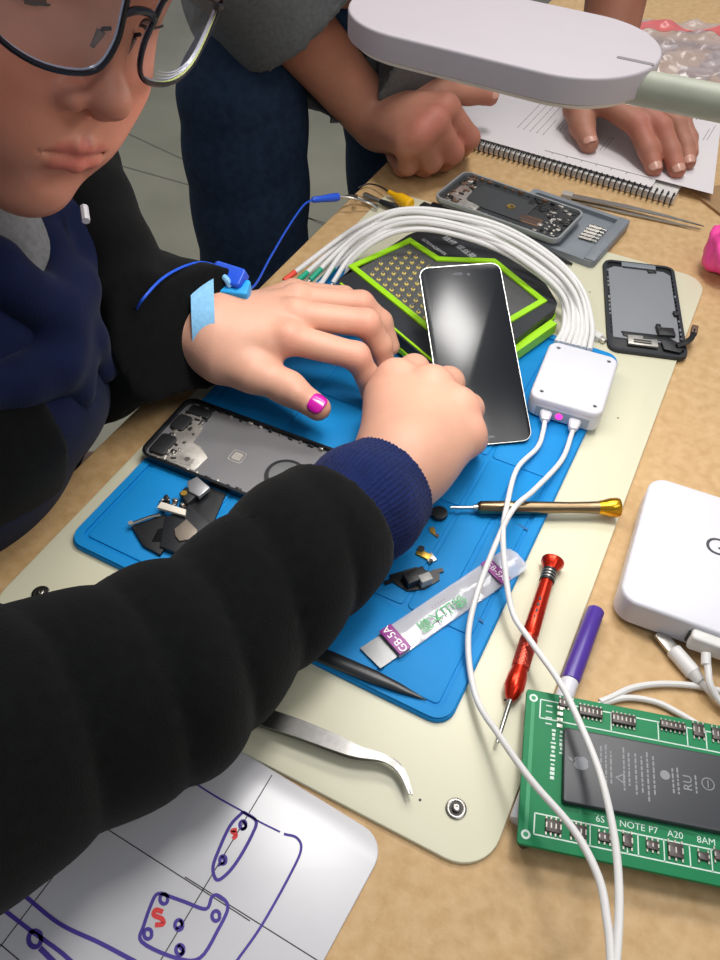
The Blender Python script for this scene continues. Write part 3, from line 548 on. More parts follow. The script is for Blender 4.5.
for x_, y_ in ((5, 5), (5, pl-5), (pw-5, 5), (pw-5, pl-5)): MB().ring(circ(x_-1, y_, 2.4, 16), [circ(x_-1, y_, 1.3, 12)], HP, HP+.2, m_silk).build('hole_ring', t)
s = MB(); y1, y2 = f2(530, 812)[1], f2(541, 718)[1]
for p, q in (((8, y1), (pw-5, y1)), ((8, 6), (pw-5, 6)), ((8, pl-5), (pw-5, pl-5)), ((8, y2), (pw-5, y2)), ((8, 6), (8, y1)), ((8, pl-5), (8, y2))): s.ribbon([p, q], .7, HP, m_silk, .06)
def PB(x, y): return f2(x, y)
for px, py in ((590, 832), (627, 838), (638, 845), (664, 850), (690, 858), (712, 864)): x_ = PB(px, py)[0]; s.ribbon([(x_, 6), (x_, y1)], .6, HP, m_silk, .06)
for px, py in ((611, 715), (658, 728), (687, 735), (706, 738)): x_ = PB(px, py)[0]; s.ribbon([(x_, y2), (x_, pl-5)], .6, HP, m_silk, .06)
for txt, px, py in (('NOTE', 632, 824), ('P7', 653, 829), ('A20', 675, 834), ('8AM', 706, 841), ('6S', 600, 818)): x_, y_ = PB(px, py); s.text(txt, 4.8, x_, y1+3.6, HP, m_silk, 0, 'CENTER')
r_ = random.Random(9)
for c0_, n_ in ((16, 12), (25, 16), (20.5, 6)):
    for i in range(n_): s.box(c0_, y2-6-i*(y2-y1-14)/16, HP, r_.uniform(1.5, 3), r_.uniform(.8, 2), .1, m_silk)
for i in range(4): s.box(13, pl-8-i*3.6, HP, 3.5, .7, .12, m_silk); s.box(19, pl-8-i*3.6, HP, 3, 2, .5, m_silver)
for i in range(3): s.box(34, y1+16+i*9, HP, 7, 5, .1, mat('pale_green', '#79b59a', .5))
s.build('silkscreen', t)
s = MB()
for i in range(9): s.ribbon([(38+i*.01, y1+4+i*2), (38+i*14, y1+4+i*.5)], .4, HP-.02, m_pcb2, .05)
s.ribbon([(31, y2-4), (31, y1+4)], .8, HP-.02, m_pcb2, .05); s.ribbon([(4, 3), (4, pl-3)], 2, HP-.02, m_pcb2, .05); s.build('copper_trace', t)
m_pin = mat('solder_pin', '#a09c94', .45, .6)
m_cn = mat('connector_body', '#453c3a', .45, .2)
for px, py, w_, h_ in ((590, 713, 19, 12), (623, 721, 19, 12), (672, 727, 20, 9), (698, 731, 9, 15), (717, 735, 9, 14), (566, 704, 12, 10), (553, 827, 12, 13), (578, 832, 12, 13), (604, 838, 9, 9), (627, 841, 7, 13), (652, 846, 9, 9), (675, 851, 11, 14), (703, 857, 8, 8), (719, 856, 8, 10)):
    x_, y_ = PB(px, py); s = MB(); s.box(x_, y_, HP, w_*.68, h_*.5, 2.4 if w_ > 15 else 1.5, m_cn, 0, .4); n_ = int(w_//3)
    for i in range(n_):
        xx = x_-w_*.3+i*w_*.6/max(1, n_-1); s.box(xx, y_+h_*.3, HP, .8, 1.8, .8, m_pin); s.box(xx, y_-h_*.3, HP, .8, 1.8, .8, m_pin); s.box(xx, y_, HP+(2.4 if w_ > 15 else 1.5), .7, h_*.2, .2, m_pin)
    s.build('socket', t)
f3 = F((563, 801), (720, 828), 20.5); fy = (math.atan2(*(P(566, 727, 20.5)-P(563, 801, 20.5))[1::-1])-math.pi/2+f3.a)/2; f3.a = fy
bh = f3(566, 727)[1]; t = thing('phone_battery', 'flat dark grey phone battery lying on the green circuit board', 'battery', f3)
s = MB(); s.slab(rrect(47.5, bh/2, 95, bh, 1.6, 3), HP+.1, 20.5, mat('battery_grey', '#3d3e42', .42, .2, var=.03), bev=.7); s.build('pouch', t)
m_tx = mat('battery_print', '#85868b', .5); s = MB()
def BX(x, y): return f3(x, y)
x_, y_ = BX(581, 763); XA = Matrix.Translation((x_, y_, 20.5)) @ Matrix.Rotation(math.pi/2, 4, 'Z')
ap = [(4*math.cos(a)*(1 - .08*math.cos(2*a)), 4.1*math.sin(a)-(.9 if abs(math.cos(a)) < .25 and math.sin(a) > 0 else 0)+(.4 if abs(math.cos(a)) < .2 and math.sin(a) < 0 else 0)) for a in np.linspace(0, TAU, 28)[:-1]]
ap = [(x, y) if math.hypot(x-5.0, y-.8) > 2.1 else (5.0-2.1*(5.0-x)/math.hypot(x-5, y-.8), .8+2.1*(y-.8)/math.hypot(x-5, y-.8)) for x, y in ap]
s.slab(ap, 0, .08, m_tx, xf=XA); s.slab([(0, 4.2), (.6, 6), (2.2, 6.9), (2, 5.2), (1, 4.3)], 0, .08, m_tx, xf=XA)
for px, w_, c_ in ((601, 20, 772), (606, 20, 774), (611, 18, 775), (624, 22, 778), (629, 18, 777), (636, 22, 782), (642, 20, 782), (648, 26, 785), (654, 20, 784), (673, 14, 788), (678, 14, 789), (696, 10, 792)):
    x_, y_ = BX(px, c_-8); r_ = random.Random(px); yy = y_-w_/2
    while yy < y_+w_/2: l_ = r_.uniform(1, 3.4); s.box(x_, yy+l_/2, 20.5, .9, l_, .06, m_tx); yy += l_+.7
x_, y_ = BX(620, 778); s.ring([(x_+2.4, y_-3), (x_+2.4, y_+3), (x_-2.6, y_)], [[(x_+1.6, y_-1.8), (x_+1.6, y_+1.8), (x_-1.4, y_)]], 20.5, 20.58, m_tx)
x_, y_ = BX(665, 775); s.slab(circ(x_, y_, 2.6, 12), 20.5, 20.58, m_tx); x_, y_ = BX(688, 783); s.text('RU', 6.5, x_, y_, 20.5, m_tx, math.pi/2, 'CENTER'); x_, y_ = BX(708, 784); s.ring(circ(x_, y_, 3.4, 18), [circ(x_, y_, 2.9, 18)], 20.5, 20.58, m_tx); s.box(x_, y_, 20.5, .5, 4, .07, m_tx)
s.build('battery_print', t)
# ---------------------------------------------------------------- white charger box on the right
f = F((620, 590), (659, 478), 24); ang = (math.atan2(*(P(720, 631, 24)-P(628, 598, 24))[1::-1])); f2c = F((618, 598), (659, 474), 24, ang=ang)
d_ = f2c(657, 477)[1]; t = thing('streaming_box', 'flat white square box with a thin dark letter G at right edge', 'electronics box', f2c)
MB().slab(rrect(74, d_/2, 148, d_, 12, 8), 4.5, 25, m_white, bev=2.5, n=5).build('shell', t)
MB().slab(rrect(74, d_/2, 142, d_-6, 14, 8), .02, 5, m_black).build('base', t)
x_, y_ = f2c(716, 547, 25); MB().text('G', 20, x_, y_, 25, mat('logo_dark', '#3b3d45', .4), 0, 'CENTER').build('logo', t)
x_, y_ = f2c(708, 630, 15); MB().box(x_+6, -.5, 9, 34, 3, 9, m_dark, 0, .5).build('port', t)
t = thing('plugged_connector', 'white block connector with cable plugged into the white square box', 'cable'); p0 = Vector(W3(712, 641, 15)); xf = Matrix.Translation(p0) @ Matrix.Rotation(ang, 4, 'Z')
s = MB(); s.slab(rrect(2, 0, 30, 15, 2.5, 4), -6.5, 6.5, m_wshade, bev=1.8, bot=1.8, xf=xf); s.build('block', t)
MB().tube([W3(706, 655, 15), W3(708, 668, 14), W3(710, 684, 12), W3(719, 700, 8), W3(740, 722, 5)], 2.1, m_cable).build('cord', t)
MB().lathe([(-3, 2.7), (4, 2.9)], m_cable, W3(706, 658, 15), Vector(W3(706, 664, 14))-Vector(W3(706, 658, 15))).build('strain_relief', t)
t = thing('usb_c_cable', 'white cable plug with bare silver connector tip lying on bench near green board', 'cable')
a, b, c = Vector(W3(659, 633, 5)), Vector(W3(674, 651, 5)), Vector(W3(702, 683, 5)); d = b-a
rz = math.atan2(d.y, d.x); xf = Matrix.Translation(a) @ Matrix.Rotation(rz, 4, 'Z'); s = MB(); s.slab(rrect(d.length/2, 0, d.length, 8, .6, 2), -1.3, 1.3, m_steel, bev=.4, bot=.4, xf=xf); s.build('metal_tip', t)
e = (c-b); MB().lathe([(0, 4.2), (.8, 4.9), (e.length*.72, 4.9), (e.length*.76, 4.2), (e.length, 3)], m_cable, b-e.normalized(), e).build('plug', t)
MB().tube([c-e*.05, W3(716, 698, 5), W3(745, 720, 4)], 2, m_cable).build('cord', t)
t = tag(MB().tube([W3(600, 702, 3), W3(612, 697, 3), W3(632, 688, 2.6), W3(660, 684, 2.6), W3(695, 686, 2.6), W3(735, 694, 2.6)], 2.0, m_cable).build('loose_cable'), 'white cable arcing behind the green circuit board, upper of two', 'cable')
t = tag(MB().tube([W3(596, 706, 2.2), W3(625, 698, 2.2), W3(655, 702, 2.2), W3(680, 714, 2.2), W3(715, 735, 2.2)], 1.9, m_cable).build('loose_cable'), 'white cable lower of the two, passing behind and under green board', 'cable')
# ---------------------------------------------------------------- notebook and papers
f = F((474, 146), (674, 202), 6); nb = f.a; wn = f(674, 202)[0]; t = thing('spiral_notebook', 'white spiral bound notebook with black coil under the spread hand', 'notebook', f)
m_paper = mat('paper', '#d9d2d4', .7, var=.01); m_pagedge = mat('page_edge', '#cfcac6', .8, var=.15, vscale=400)
MB().slab([(-55, 3), (wn, 3), (wn, 215), (-55, 215)], .05, 1.2, mat('card_cover', '#b89a78', .8)).build('back_cover', t)
s = MB(); s.slab([(-55, 5), (wn-2, 5), (wn-2, 212), (-55, 212)], 1.2, 7, m_pagedge); s.build('page_block', t)
s = MB(); n_ = 44
m_coil = mat('coil_black', '#1c1c20', .35); i = 0; x_ = -54
while x_ < wn-3:
    s.lathe([(-1, 1)], m_coil) if 0 else None
    pts = [(x_+.0, 4+7.5*math.cos(a), 6.3+6.0*math.sin(a)) for a in np.linspace(0, TAU, 13)[:-1]]
    s.tube(pts, .85, m_coil, 6, smooth=False, closed=True); x_ += 6.1
s.build('wire_coil', t)
m_print = mat('print_grey', '#77727a', .7); r_ = random.Random(21)
def text_lines(s, x0, x1, ystart, n, dy, z, vertical=True):
    for i in range(n):
        x = x0; yy = ystart-i*dy; L2 = x1-r_.uniform(0, (x1-x0)*.5)
        while x < L2:
            l_ = r_.uniform(2, 7); 
            s.box(yy, x+l_/2, z, .8, l_, .05, m_print); x += l_+1.2
s = MB(); s.slab([(-75, 14), (wn-28, 9), (wn-30, 212), (-70, 216)], 9.9, 10.15, m_paper)
text_lines(s, 22, 120, wn-60, 6, 17, 10.15); text_lines(s, 60, 190, wn-170, 5, 8, 10.15)
s.build('top_sheet', t)
s = MB(); pq = [f(*p, 11) for p in ((545, 150), (713, 194), (722, 115), (580, 60))]; t2 = s.slab(pq, 10.6, 10.9, m_paper)
for px, n_, a_ in ((556, 3, 130), (600, 2, 150), (640, 2, 160), (692, 5, 120), (703, 2, 140)):
    for j in range(n_):
        x_, y_ = f(px+j*4, a_, 11); yy = y_
        while yy < y_+r_.uniform(25, 48): l_ = r_.uniform(1.5, 5); s.box(x_, yy+l_/2, 10.9, .8, l_, .05, m_print); yy += l_+1
tag(s.build('paper_sheet', frame=f), 'loose printed white sheet over the notebook right end under the fingers', 'paper')
f = F((700, 196), (722, 212), 2); tag(MB().slab([(-14, -3), (60, -6), (60, 80), (-4, 84)], .03, 3, mat('cardboard', '#9c7a55', .8, bump=.1)).build('cardboard_piece', frame=f), 'brown cardboard scrap under the corner of the loose printed sheet', 'cardboard')
# ---------------------------------------------------------------- plastic bag, pink pouch, navy cloth
def lump(px, py, ax, ay, az, m, name, label, cat, seed=1, n=40, rz=0, amp=.18, fr=3, zoff=0, flat=1):
    r_ = random.Random(seed); ph = [(r_.uniform(0, TAU), Vector((r_.uniform(-1, 1), r_.uniform(-1, 1), r_.uniform(-1, 1))).normalized()*fr*r_.uniform(.6, 2.4)) for _ in range(9)]
    vs, fs = [], []
    for i in range(n+1):
        th = math.pi*i/n
        for j in range(n*2):
            p_ = TAU*j/(n*2); d = Vector((math.sin(th)*math.cos(p_), math.sin(th)*math.sin(p_), math.cos(th)))
            k = 1+amp*sum((1-abs(math.sin(a+d.dot(w))))*.5-.25 for a, w in ph); v = (ax*d.x*k, ay*d.y*k, max(-az*.92, az*d.z*k)+az*.94+zoff); vs.append(v)
    for i in range(n):
        for j in range(n*2): k = (j+1) % (n*2); fs.append([i*2*n+j, (i+1)*2*n+j, (i+1)*2*n+k, i*2*n+k])
    s = MB(); s.add(vs, fs, m); q = P(px, py, az)
    o = s.build(name, loc=(q[0], q[1], TZ), sharp=60); o.rotation_euler.z = rz; return tag(o, label, cat)
m_pink = mat('pink_rubber', '#ff4fa8', .45, var=.05)
lump(733, 250, 26, 30, 26, m_pink, 'pink_pouch', 'bright pink soft pouch at the right edge of bench', 'pouch', 3, amp=.12, fr=3)
q = P(700, 60, 10); BX0, BY0 = q[0], q[1]; bag = thing('plastic_bag', 'crumpled clear plastic bag with a red stripe behind the lamp arm', 'bag', loc=(q[0]+.02, q[1]+.03, TZ), rz=-.18)
def sheet(nx, ny, wx, wy, seed, h0, hh, fr):
    r_ = random.Random(seed); ph = [(r_.uniform(0, TAU), r_.uniform(-fr, fr), r_.uniform(-fr, fr), r_.uniform(.3, 1)) for _ in range(16)]; vs = []
    for j in range(ny+1):
        for i in range(nx+1):
            u_, v_ = i/nx-.5, j/ny-.5; k = sum(w*(1-abs(math.sin(a+b*u_+c*v_)))**2 for a, b, c, w in ph)/5
            e = max(0, 1-(2*abs(u_))**6)*max(0, 1-(2*abs(v_))**6); vs.append((u_*wx, v_*wy, h0+e*(hh*.5+hh*k)))
    return vs, [[j*(nx+1)+i, j*(nx+1)+i+1, (j+1)*(nx+1)+i+1, (j+1)*(nx+1)+i] for j in range(ny) for i in range(nx)]
vs, fs = sheet(110, 80, 260, 210, 5, 2, 20, 11); s = MB(); m_bag = mat('clear_film', '#cfc0c2', .18, alpha=.5, spec=.8, var=.1, vscale=30, bump=.5, bscale=60)
s.add(vs, fs, m_bag); s.build('film', bag, sharp=180)
s = MB(); m_st = mat('red_stripe', '#d8696a', .3, var=.08, spec=.7)
b0 = [(v[0], v[1], v[2]+.4) for v in vs]; s.add(b0, [f_ for f_ in fs if 30 < b0[f_[0]][1] < 62], m_st); s.build('red_stripe', bag, sharp=180)
s = MB(); r_ = random.Random(8)
for _ in range(16): s.box(r_.uniform(-100, 100), r_.uniform(-85, 20), 1+r_.random()*4, r_.uniform(14, 44), r_.uniform(8, 24), r_.uniform(3, 9), mat('bag_grey', '#a79c9c', .5) if r_.random() < .75 else m_white, r_.uniform(0, 3), 2)
s.build('wrapped_contents', bag)
q = P(740, -8, 10); s = MB(); s.slab(rrect(0, 0, 300, 160, 30, 6), .05, 22, mat('navy_cloth', '#1d2c58', .9, bump=.3, bscale=200), bev=10)
o = s.build('folded_cloth', loc=(q[0]+.05, q[1]+.12, TZ)); o.rotation_euler.z = -.1; tag(o, 'dark navy folded cloth beyond the plastic bag at the far right', 'cloth')
# ---------------------------------------------------------------- desk lamp over the bench
LZ = 302
fl_ = F((480, 55), (600, 84), LZ); pr = [P(*p, LZ) for p in ((350, 22), (480, 57), (560, 79), (655, 68), (575, 17))]
yF = fl_(575, 17)[1]; yF2 = fl_(627, 32)[1]; xR = fl_(655, 66)[0]; xL = fl_(333, 8)[0]; print('lamp', [fl_(*p) for p in ((350, 22), (480, 57), (560, 79), (655, 68), (575, 17), (343, 6))], xL, xR)
LW = 78; t = thing('desk_lamp', 'white flat oblong desk lamp head reaching over the bench on a pale arm', 'lamp', fl_)
yc = LW/2+fl_(480, 57)[1]; 
MB().slab(rrect((xL+xR)/2, yc, xR-xL, LW, LW/2-.5, 16), LZ-11, LZ, mat('lamp_white', '#cfc5ca', .5, var=.01), bev=1.2).build('head', t)
MB().slab(rrect((xL+xR)/2, yc, xR-xL-8, LW-8, LW/2-4.5, 16), LZ-14.2, LZ-12.9, mat('led_diffuser', '#fff4e6', .5, emit=0)).build('diffuser', t)
x_, y_ = fl_(640, 62); MB().box(x_-2, y_, LZ-.05, 16, 2.6, .25, mat('mark_grey', '#8f888d', .6), .05, 1.0).build('touch_mark', t)
a, b = fl_(644, 86, LZ-8), fl_(722, 104, LZ-8); A3, B3 = Vector((*a, LZ-9)), Vector((*b, LZ-8)); dd = (B3-A3).normalized()
MB().tube([A3-dd*6, A3, A3+dd*150, A3+dd*330], 7.2, mat('arm_pale', '#b9bba8', .45), 24, 6).build('arm', t)
C3 = A3+dd*330; MB().tube([C3-dd*2, C3+dd*6, C3+dd*14-Vector((0, 0, 20)), Vector((C3.x+dd.x*14, C3.y+dd.y*14, 12))], 7.6, MATS['arm_pale'], 20, 6).build('post', t)
MB().lathe([(0, 70), (6, 70), (10, 64), (12, 12)], m_white, (C3.x+dd.x*14, C3.y+dd.y*14, .05), (0, 0, 1), 40).build('base', t)
LAMPC = ((xL+xR)/2, yc)
# ---------------------------------------------------------------- floor
m_fl = mat('concrete', '#858272', .55, col2='#989483', vscale=3, bump=.1, bscale=60)
s = MB(); s.slab([(-3500, -2500), (3500, -2500), (3500, 4500), (-3500, 4500)], -20, 0, m_fl); o = s.build('floor', loc=(0, 0, 0)); tag(o, None, kind='structure')
def Pf(px, py): d = ray(px, py); tt = (-TZ-CAMH)/d[2]; q = CAM+d*tt; return (q[0]*1000, q[1]*1000)
s = MB(); mj = mat('joint_dark', '#6d6b62', .8)
for p, q in (((100, 160), (225, 195)), ((270, 200), (330, 228))):
    a, b = Vector(Pf(*p)), Vector(Pf(*q)); d = (b-a).normalized(); s.ribbon([a-d*1800, b+d*1800], 6, -.5, mj, 1.2)
tag(s.build('trim_1', loc=(0, 0, 0)), None, kind='structure')
# ---------------------------------------------------------------- smooth solid modelling (bodies, clothes) : distance field -> one closed surface
def V3(*a): return np.array(a, float)
class SD:
    def __init__(s): s.ops = []
    def cone(s, a, b, ra, rb, k=8, sub=False, sq=None): s.ops.append(('c', np.array(a, float), np.array(b, float), ra, rb, k, sub, sq)); return s
    def ell(s, c, r, R=None, k=8, sub=False): s.ops.append(('e', np.array(c, float), np.array(r, float), np.eye(3) if R is None else np.asarray(R, float), 0, k, sub, None)); return s
    def chain(s, pts, rs, k=8, sub=False):
        for i in range(len(pts)-1): s.cone(pts[i], pts[i+1], rs[i], rs[i+1], k, sub)
        return s
    def box(s):
        lo, hi = [], []
        for o in s.ops:
            if o[6]: continue
            if o[0] == 'c': lo.append(np.minimum(o[1]-o[3], o[2]-o[4])); hi.append(np.maximum(o[1]+o[3], o[2]+o[4]))
            else: m = o[2].max() if 1 else 0; e = np.sqrt(((o[3]*o[2])**2).sum(1)); lo.append(o[1]-e); hi.append(o[1]+e)
        return np.min(lo, 0), np.max(hi, 0)
    def ev(s, p):
        d = None
        for ty, a, b, ra, rb, k, sub, sq in s.ops:
            if ty == 'c':
                ba = b-a; L2 = max(ba@ba, 1e-9); t = np.clip(((p-a)@ba)/L2, 0, 1)
                q = np.sqrt(np.maximum(((p-a-t[:, None]*ba)**2).sum(1), 0))-(ra+(rb-ra)*t)
            else:
                u = (p-a)@ra if not np.isscalar(ra) else p-a
                k0 = np.sqrt(((u/b)**2).sum(1)); k1 = np.sqrt(((u/(b*b))**2).sum(1))+1e-9; q = k0*(k0-1)/k1
                q = np.maximum(q, -b.min())
            if d is None: d = q; continue
            if sub:
                h = np.maximum(k-np.abs(d+q), 0)/k; d = np.maximum(d, -q)+h*h*k*.25
            else:
                h = np.maximum(k-np.abs(d-q), 0)/k; d = np.minimum(d, q)-h*h*k*.25
        return d
def surf(fn, lo, hi, h, B=8):
    lo = np.asarray(lo, float)-2*h; n = np.ceil((np.asarray(hi)+2*h-lo)/h).astype(int)+1; n = ((n+B-1)//B)*B
    nb = n//B; bc = np.stack(np.meshgrid(*[(np.arange(m)+.5)*B*h for m in nb], indexing='ij'), -1).reshape(-1, 3)+lo
    cd_ = fn(bc); Fg = np.empty(n, np.float32); Fg.reshape(nb[0], B, nb[1], B, nb[2], B).transpose(0, 2, 4, 1, 3, 5)[...] = cd_.reshape(*nb, 1, 1, 1)
    act = np.nonzero(np.abs(cd_) < B*h*1.25)[0]; g = np.stack(np.meshgrid(*[np.arange(B)*h]*3, indexing='ij'), -1).reshape(-1, 3)
    ia = np.stack(np.unravel_index(act, nb), 1); V = Fg.reshape(nb[0], B, nb[1], B, nb[2], B).transpose(0, 2, 4, 1, 3, 5)
    for s0 in range(0, len(act), 400):
        ii = ia[s0:s0+400]; pts = (ii[:, None, :]*B*h+g[None]+lo).reshape(-1, 3); v = fn(pts).reshape(len(ii), B, B, B)
        V[ii[:, 0], ii[:, 1], ii[:, 2]] = v
    I = Fg < 0; c = I[:-1, :-1, :-1].astype(np.int8); cnt = np.zeros_like(c)
    sl = lambda a, q: a[q[0]:a.shape[0]-1+q[0], q[1]:a.shape[1]-1+q[1], q[2]:a.shape[2]-1+q[2]]
    cr = [(i, j, k) for i in (0, 1) for j in (0, 1) for k in (0, 1)]
    for q in cr: cnt = cnt+sl(I, q)-(0)
    cnt = cnt-0; mask = (cnt > 0) & (cnt < 8)
    idx = np.argwhere(mask); vid = -np.ones(mask.shape, np.int64); vid[mask] = np.arange(len(idx))
    acc = np.zeros((len(idx), 3)); w = np.zeros(len(idx))
    vals = {q: sl(Fg, q)[mask].astype(float) for q in cr}
    for q in cr:
        for ax in range(3):
            if q[ax] == 1: continue
            q2 = list(q); q2[ax] = 1; q2 = tuple(q2); a, b = vals[q], vals[q2]; m = (a < 0) != (b < 0)
            t = a[m]/(a[m]-b[m]); pos = np.tile(np.array(q, float), (m.sum(), 1)); pos[:, ax] = t; acc[m] += pos; w[m] += 1
    vs = (idx+acc/w[:, None])*h+lo; fs = []
    for ax in range(3):
        a_, b_ = [x for x in range(3) if x != ax]
        s0 = [slice(1, -1)]*3; s0[ax] = slice(0, -1)
        lo_ = I[tuple(slice(0, -1) if x == ax else slice(None) for x in range(3))]; hi_ = I[tuple(slice(1, None) if x == ax else slice(None) for x in range(3))]
        for flip, mm in ((0, lo_ & ~hi_), (1, ~lo_ & hi_)):
            e = np.argwhere(mm); e = e[(e[:, a_] > 0) & (e[:, b_] > 0) & (e[:, a_] < mask.shape[a_]) & (e[:, b_] < mask.shape[b_])]
            def g2(da, db): f_ = e.copy(); f_[:, a_] -= da; f_[:, b_] -= db; return vid[f_[:, 0], f_[:, 1], f_[:, 2]]
            q = np.stack([g2(1, 1), g2(0, 1), g2(0, 0), g2(1, 0)], 1)
            if (ax == 1) ^ bool(flip): q = q[:, ::-1]
            fs.append(q[(q >= 0).all(1)])
    return vs, np.concatenate(fs)
def mesh_np(name, parts, mats, parent=None, loc=(0, 0, TZ), colfn=None, xf=None):
    vs = np.concatenate([p[0] for p in parts]); o_ = 0; F_ = []; mi = []
    for k, (v, f_) in enumerate(parts): F_.append(f_+o_); o_ += len(v); mi.append(np.full(len(f_), k if len(mats) > 1 else 0))
    F_ = np.concatenate(F_); mi = np.concatenate(mi); me = bpy.data.meshes.new(name)
    me.vertices.add(len(vs)); me.vertices.foreach_set('co', (vs*.001).astype(np.float32).ravel())
    me.loops.add(F_.size); me.loops.foreach_set('vertex_index', F_.astype(np.int32).ravel())
    me.polygons.add(len(F_)); me.polygons.foreach_set('loop_start', np.arange(0, F_.size, 4, dtype=np.int32))
    me.polygons.foreach_set('material_index', mi.astype(np.int32)); me.update(calc_edges=True); me.validate()
    me.polygons.foreach_set('use_smooth', np.ones(len(me.polygons), bool))
    for m in mats: me.materials.append(m)
    if colfn is not None:
        c = np.ones((len(vs), 4), np.float32); c[:, :3] = colfn(vs); a = me.color_attributes.new('tint', 'FLOAT_COLOR', 'POINT'); a.data.foreach_set('color', c.ravel())
    o = bpy.data.objects.new(name, me); COL.objects.link(o); o.location = loc if parent is None else (0, 0, 0)
    if parent is not None: o.parent = parent
    return o
def snoise(p, sc, seed=0, n=7):                      # cheap smooth pseudo-noise
    r_ = np.random.RandomState(seed); out = 0
    for i in range(n):
        w = r_.normal(size=3); w /= np.linalg.norm(w); out = out+np.sin(p@w/sc*(.6+r_.rand()*1.2)+r_.rand()*6.28)
    return out/n**.5
def M3(px, py, z): return P(px, py, z)*1000
# ================================================================ the woman at the bench
m_skin = mat('skin', '#d3a089', .5, var=.05, vscale=35, bump=.12, bscale=700, attr='tint', sss=.12, spec=.4)
HR = np.array([[.472185, .458675, .752767], [.788482, .162048, -.593326], [-.394129, .873703, -.285140]]); HT_ = V3(-123.9, 406.4, 298.0)+FACE_OFF
HT_ = CAM*1000+(HT_-CAM*1000)*.95
def Hd(*p): return HR @ np.array(p, float)+HT_     # face frame -> bench frame
def HdR(): return HR
def head_sdf(female=True, z0=1.0):
    s = SD(); E_ = lambda c, r, k=10, sub=False: s.ell(c, r, np.eye(3), k, sub)
    E_((0, 38, -88), (73, 90, 96)); E_((0, -6, -52), (63, 70, 56), 20); E_((0, -70, -46), (46, 44, 46), 24); E_((0, -98, -17), (19, 15, 17), 22)
    for x in (-1, 1):
        E_((34*x, -42, -28), (25, 26, 25), 18); s.cone((60*x, -30, -75), (40*x, -86, -42), 10, 13, 22); E_((20*x, -62, -18), (20, 22, 20), 16)
    s.cone((-30, 17, -17), (30, 17, -17), 9, 9, 16)
    for x in (-1, 1): E_((33*x, -3, 2), (15, 11, 13), 12, True)
    for x in (-1, 1): E_((32*x, -2, -21), (14.5, 12.5, 13), 4)
    s.cone((0, 4, -8), (0, -30, 12), 6, 7.2, 12); E_((0, -34, 14.5), (9.5, 8.2, 9.5), 7)
    for x in (-1, 1): E_((13.5*x, -38.5, 3), (7.2, 7, 9.5), 4)
    E_((0, -42, 6), (6, 4, 9), 5)
    for x in (-1, 1): E_((6.3*x, -45.5, 7.5), (3.2, 4.6, 5), 2.5, True)
    E_((0, -65, -16), (29, 19, 22), 12)
    s.chain([(-27, -66.5, -8), (-13, -62.6, 3), (-3.5, -61.2, 6), (0, -62.2, 6), (3.5, -61.2, 6), (13, -62.6, 3), (27, -66.5, -8)], [1.4, 3, 3.6, 3.3, 3.6, 3, 1.4], 3)
    s.chain([(-24, -68.5, -6.5), (-12, -71, 2.8), (0, -72.4, 5.2), (12, -71, 2.8), (24, -68.5, -6.5)], [1.4, 4, 4.8, 4, 1.4], 3)
    s.chain([(-33, -66.5, -6), (-15, -66.3, 7.2), (0, -66.3, 11.2), (14, -66.3, 7.4), (30, -66.5, -6)], [.7, 1.3, 1.3, 1.3, .7], 1.4, True)
    s.cone((0, -50, 9.4), (0, -57, 10.6), 1.6, 1.8, 4, True); E_((0, -82, 5.5), (16, 3.6, 4), 8, True)
    for x in (-1, 1):
        s.ell((74*x, -5, -88), (6, 30, 17), np.eye(3), 5); s.ell((80*x, -2, -86), (5, 20, 9), np.eye(3), 4, True)
    return s
def xf_sdf(s, R, t):
    def fn(p): return s.ev((p-t) @ R)
    return fn
def hbox(lo, hi, R, t): c = np.array([[a, b, c_] for a in (lo[0], hi[0]) for b in (lo[1], hi[1]) for c_ in (lo[2], hi[2])]) @ R.T+t; return c.min(0), c.max(0)
hs = head_sdf()
v, f_ = surf(hs.ev, (-90, -122, -190), (90, 135, 30), 1.6)
lipU = SD().chain([(-26, -66.5, -7), (-13, -62.8, 3.4), (0, -62.6, 6.4), (13, -62.8, 3.4), (26, -66.5, -7)], [1, 3.2, 4.2, 3.2, 1], 1); lipL = SD().chain([(-24, -68.5, -6), (-12, -71, 2.8), (0, -72.4, 5.2), (12, -71, 2.8), (24, -68.5, -6)], [1, 4, 5, 4, 1], 1)
lipd = np.minimum(lipU.ev(v), lipL.ev(v)); lw_ = np.clip(1.5-lipd/1.3, 0, 1)[:, None]*(v[:, 2] > -9)[:, None]
chk = (np.exp(-((np.abs(v[:, 0])-38)**2+(v[:, 1]+42)**2+(v[:, 2]+12)**2)/620)*.6+np.exp(-((v[:, 0])**2+(v[:, 1]+40)**2+(v[:, 2]-16)**2)/160)*.35)[:, None]
head_tint = (1-lw_)*(1-chk*np.array([0.02, .22, .2]))+lw_*np.array([.90, .60, .66])
head_part = (v @ HR.T+HT_, f_)
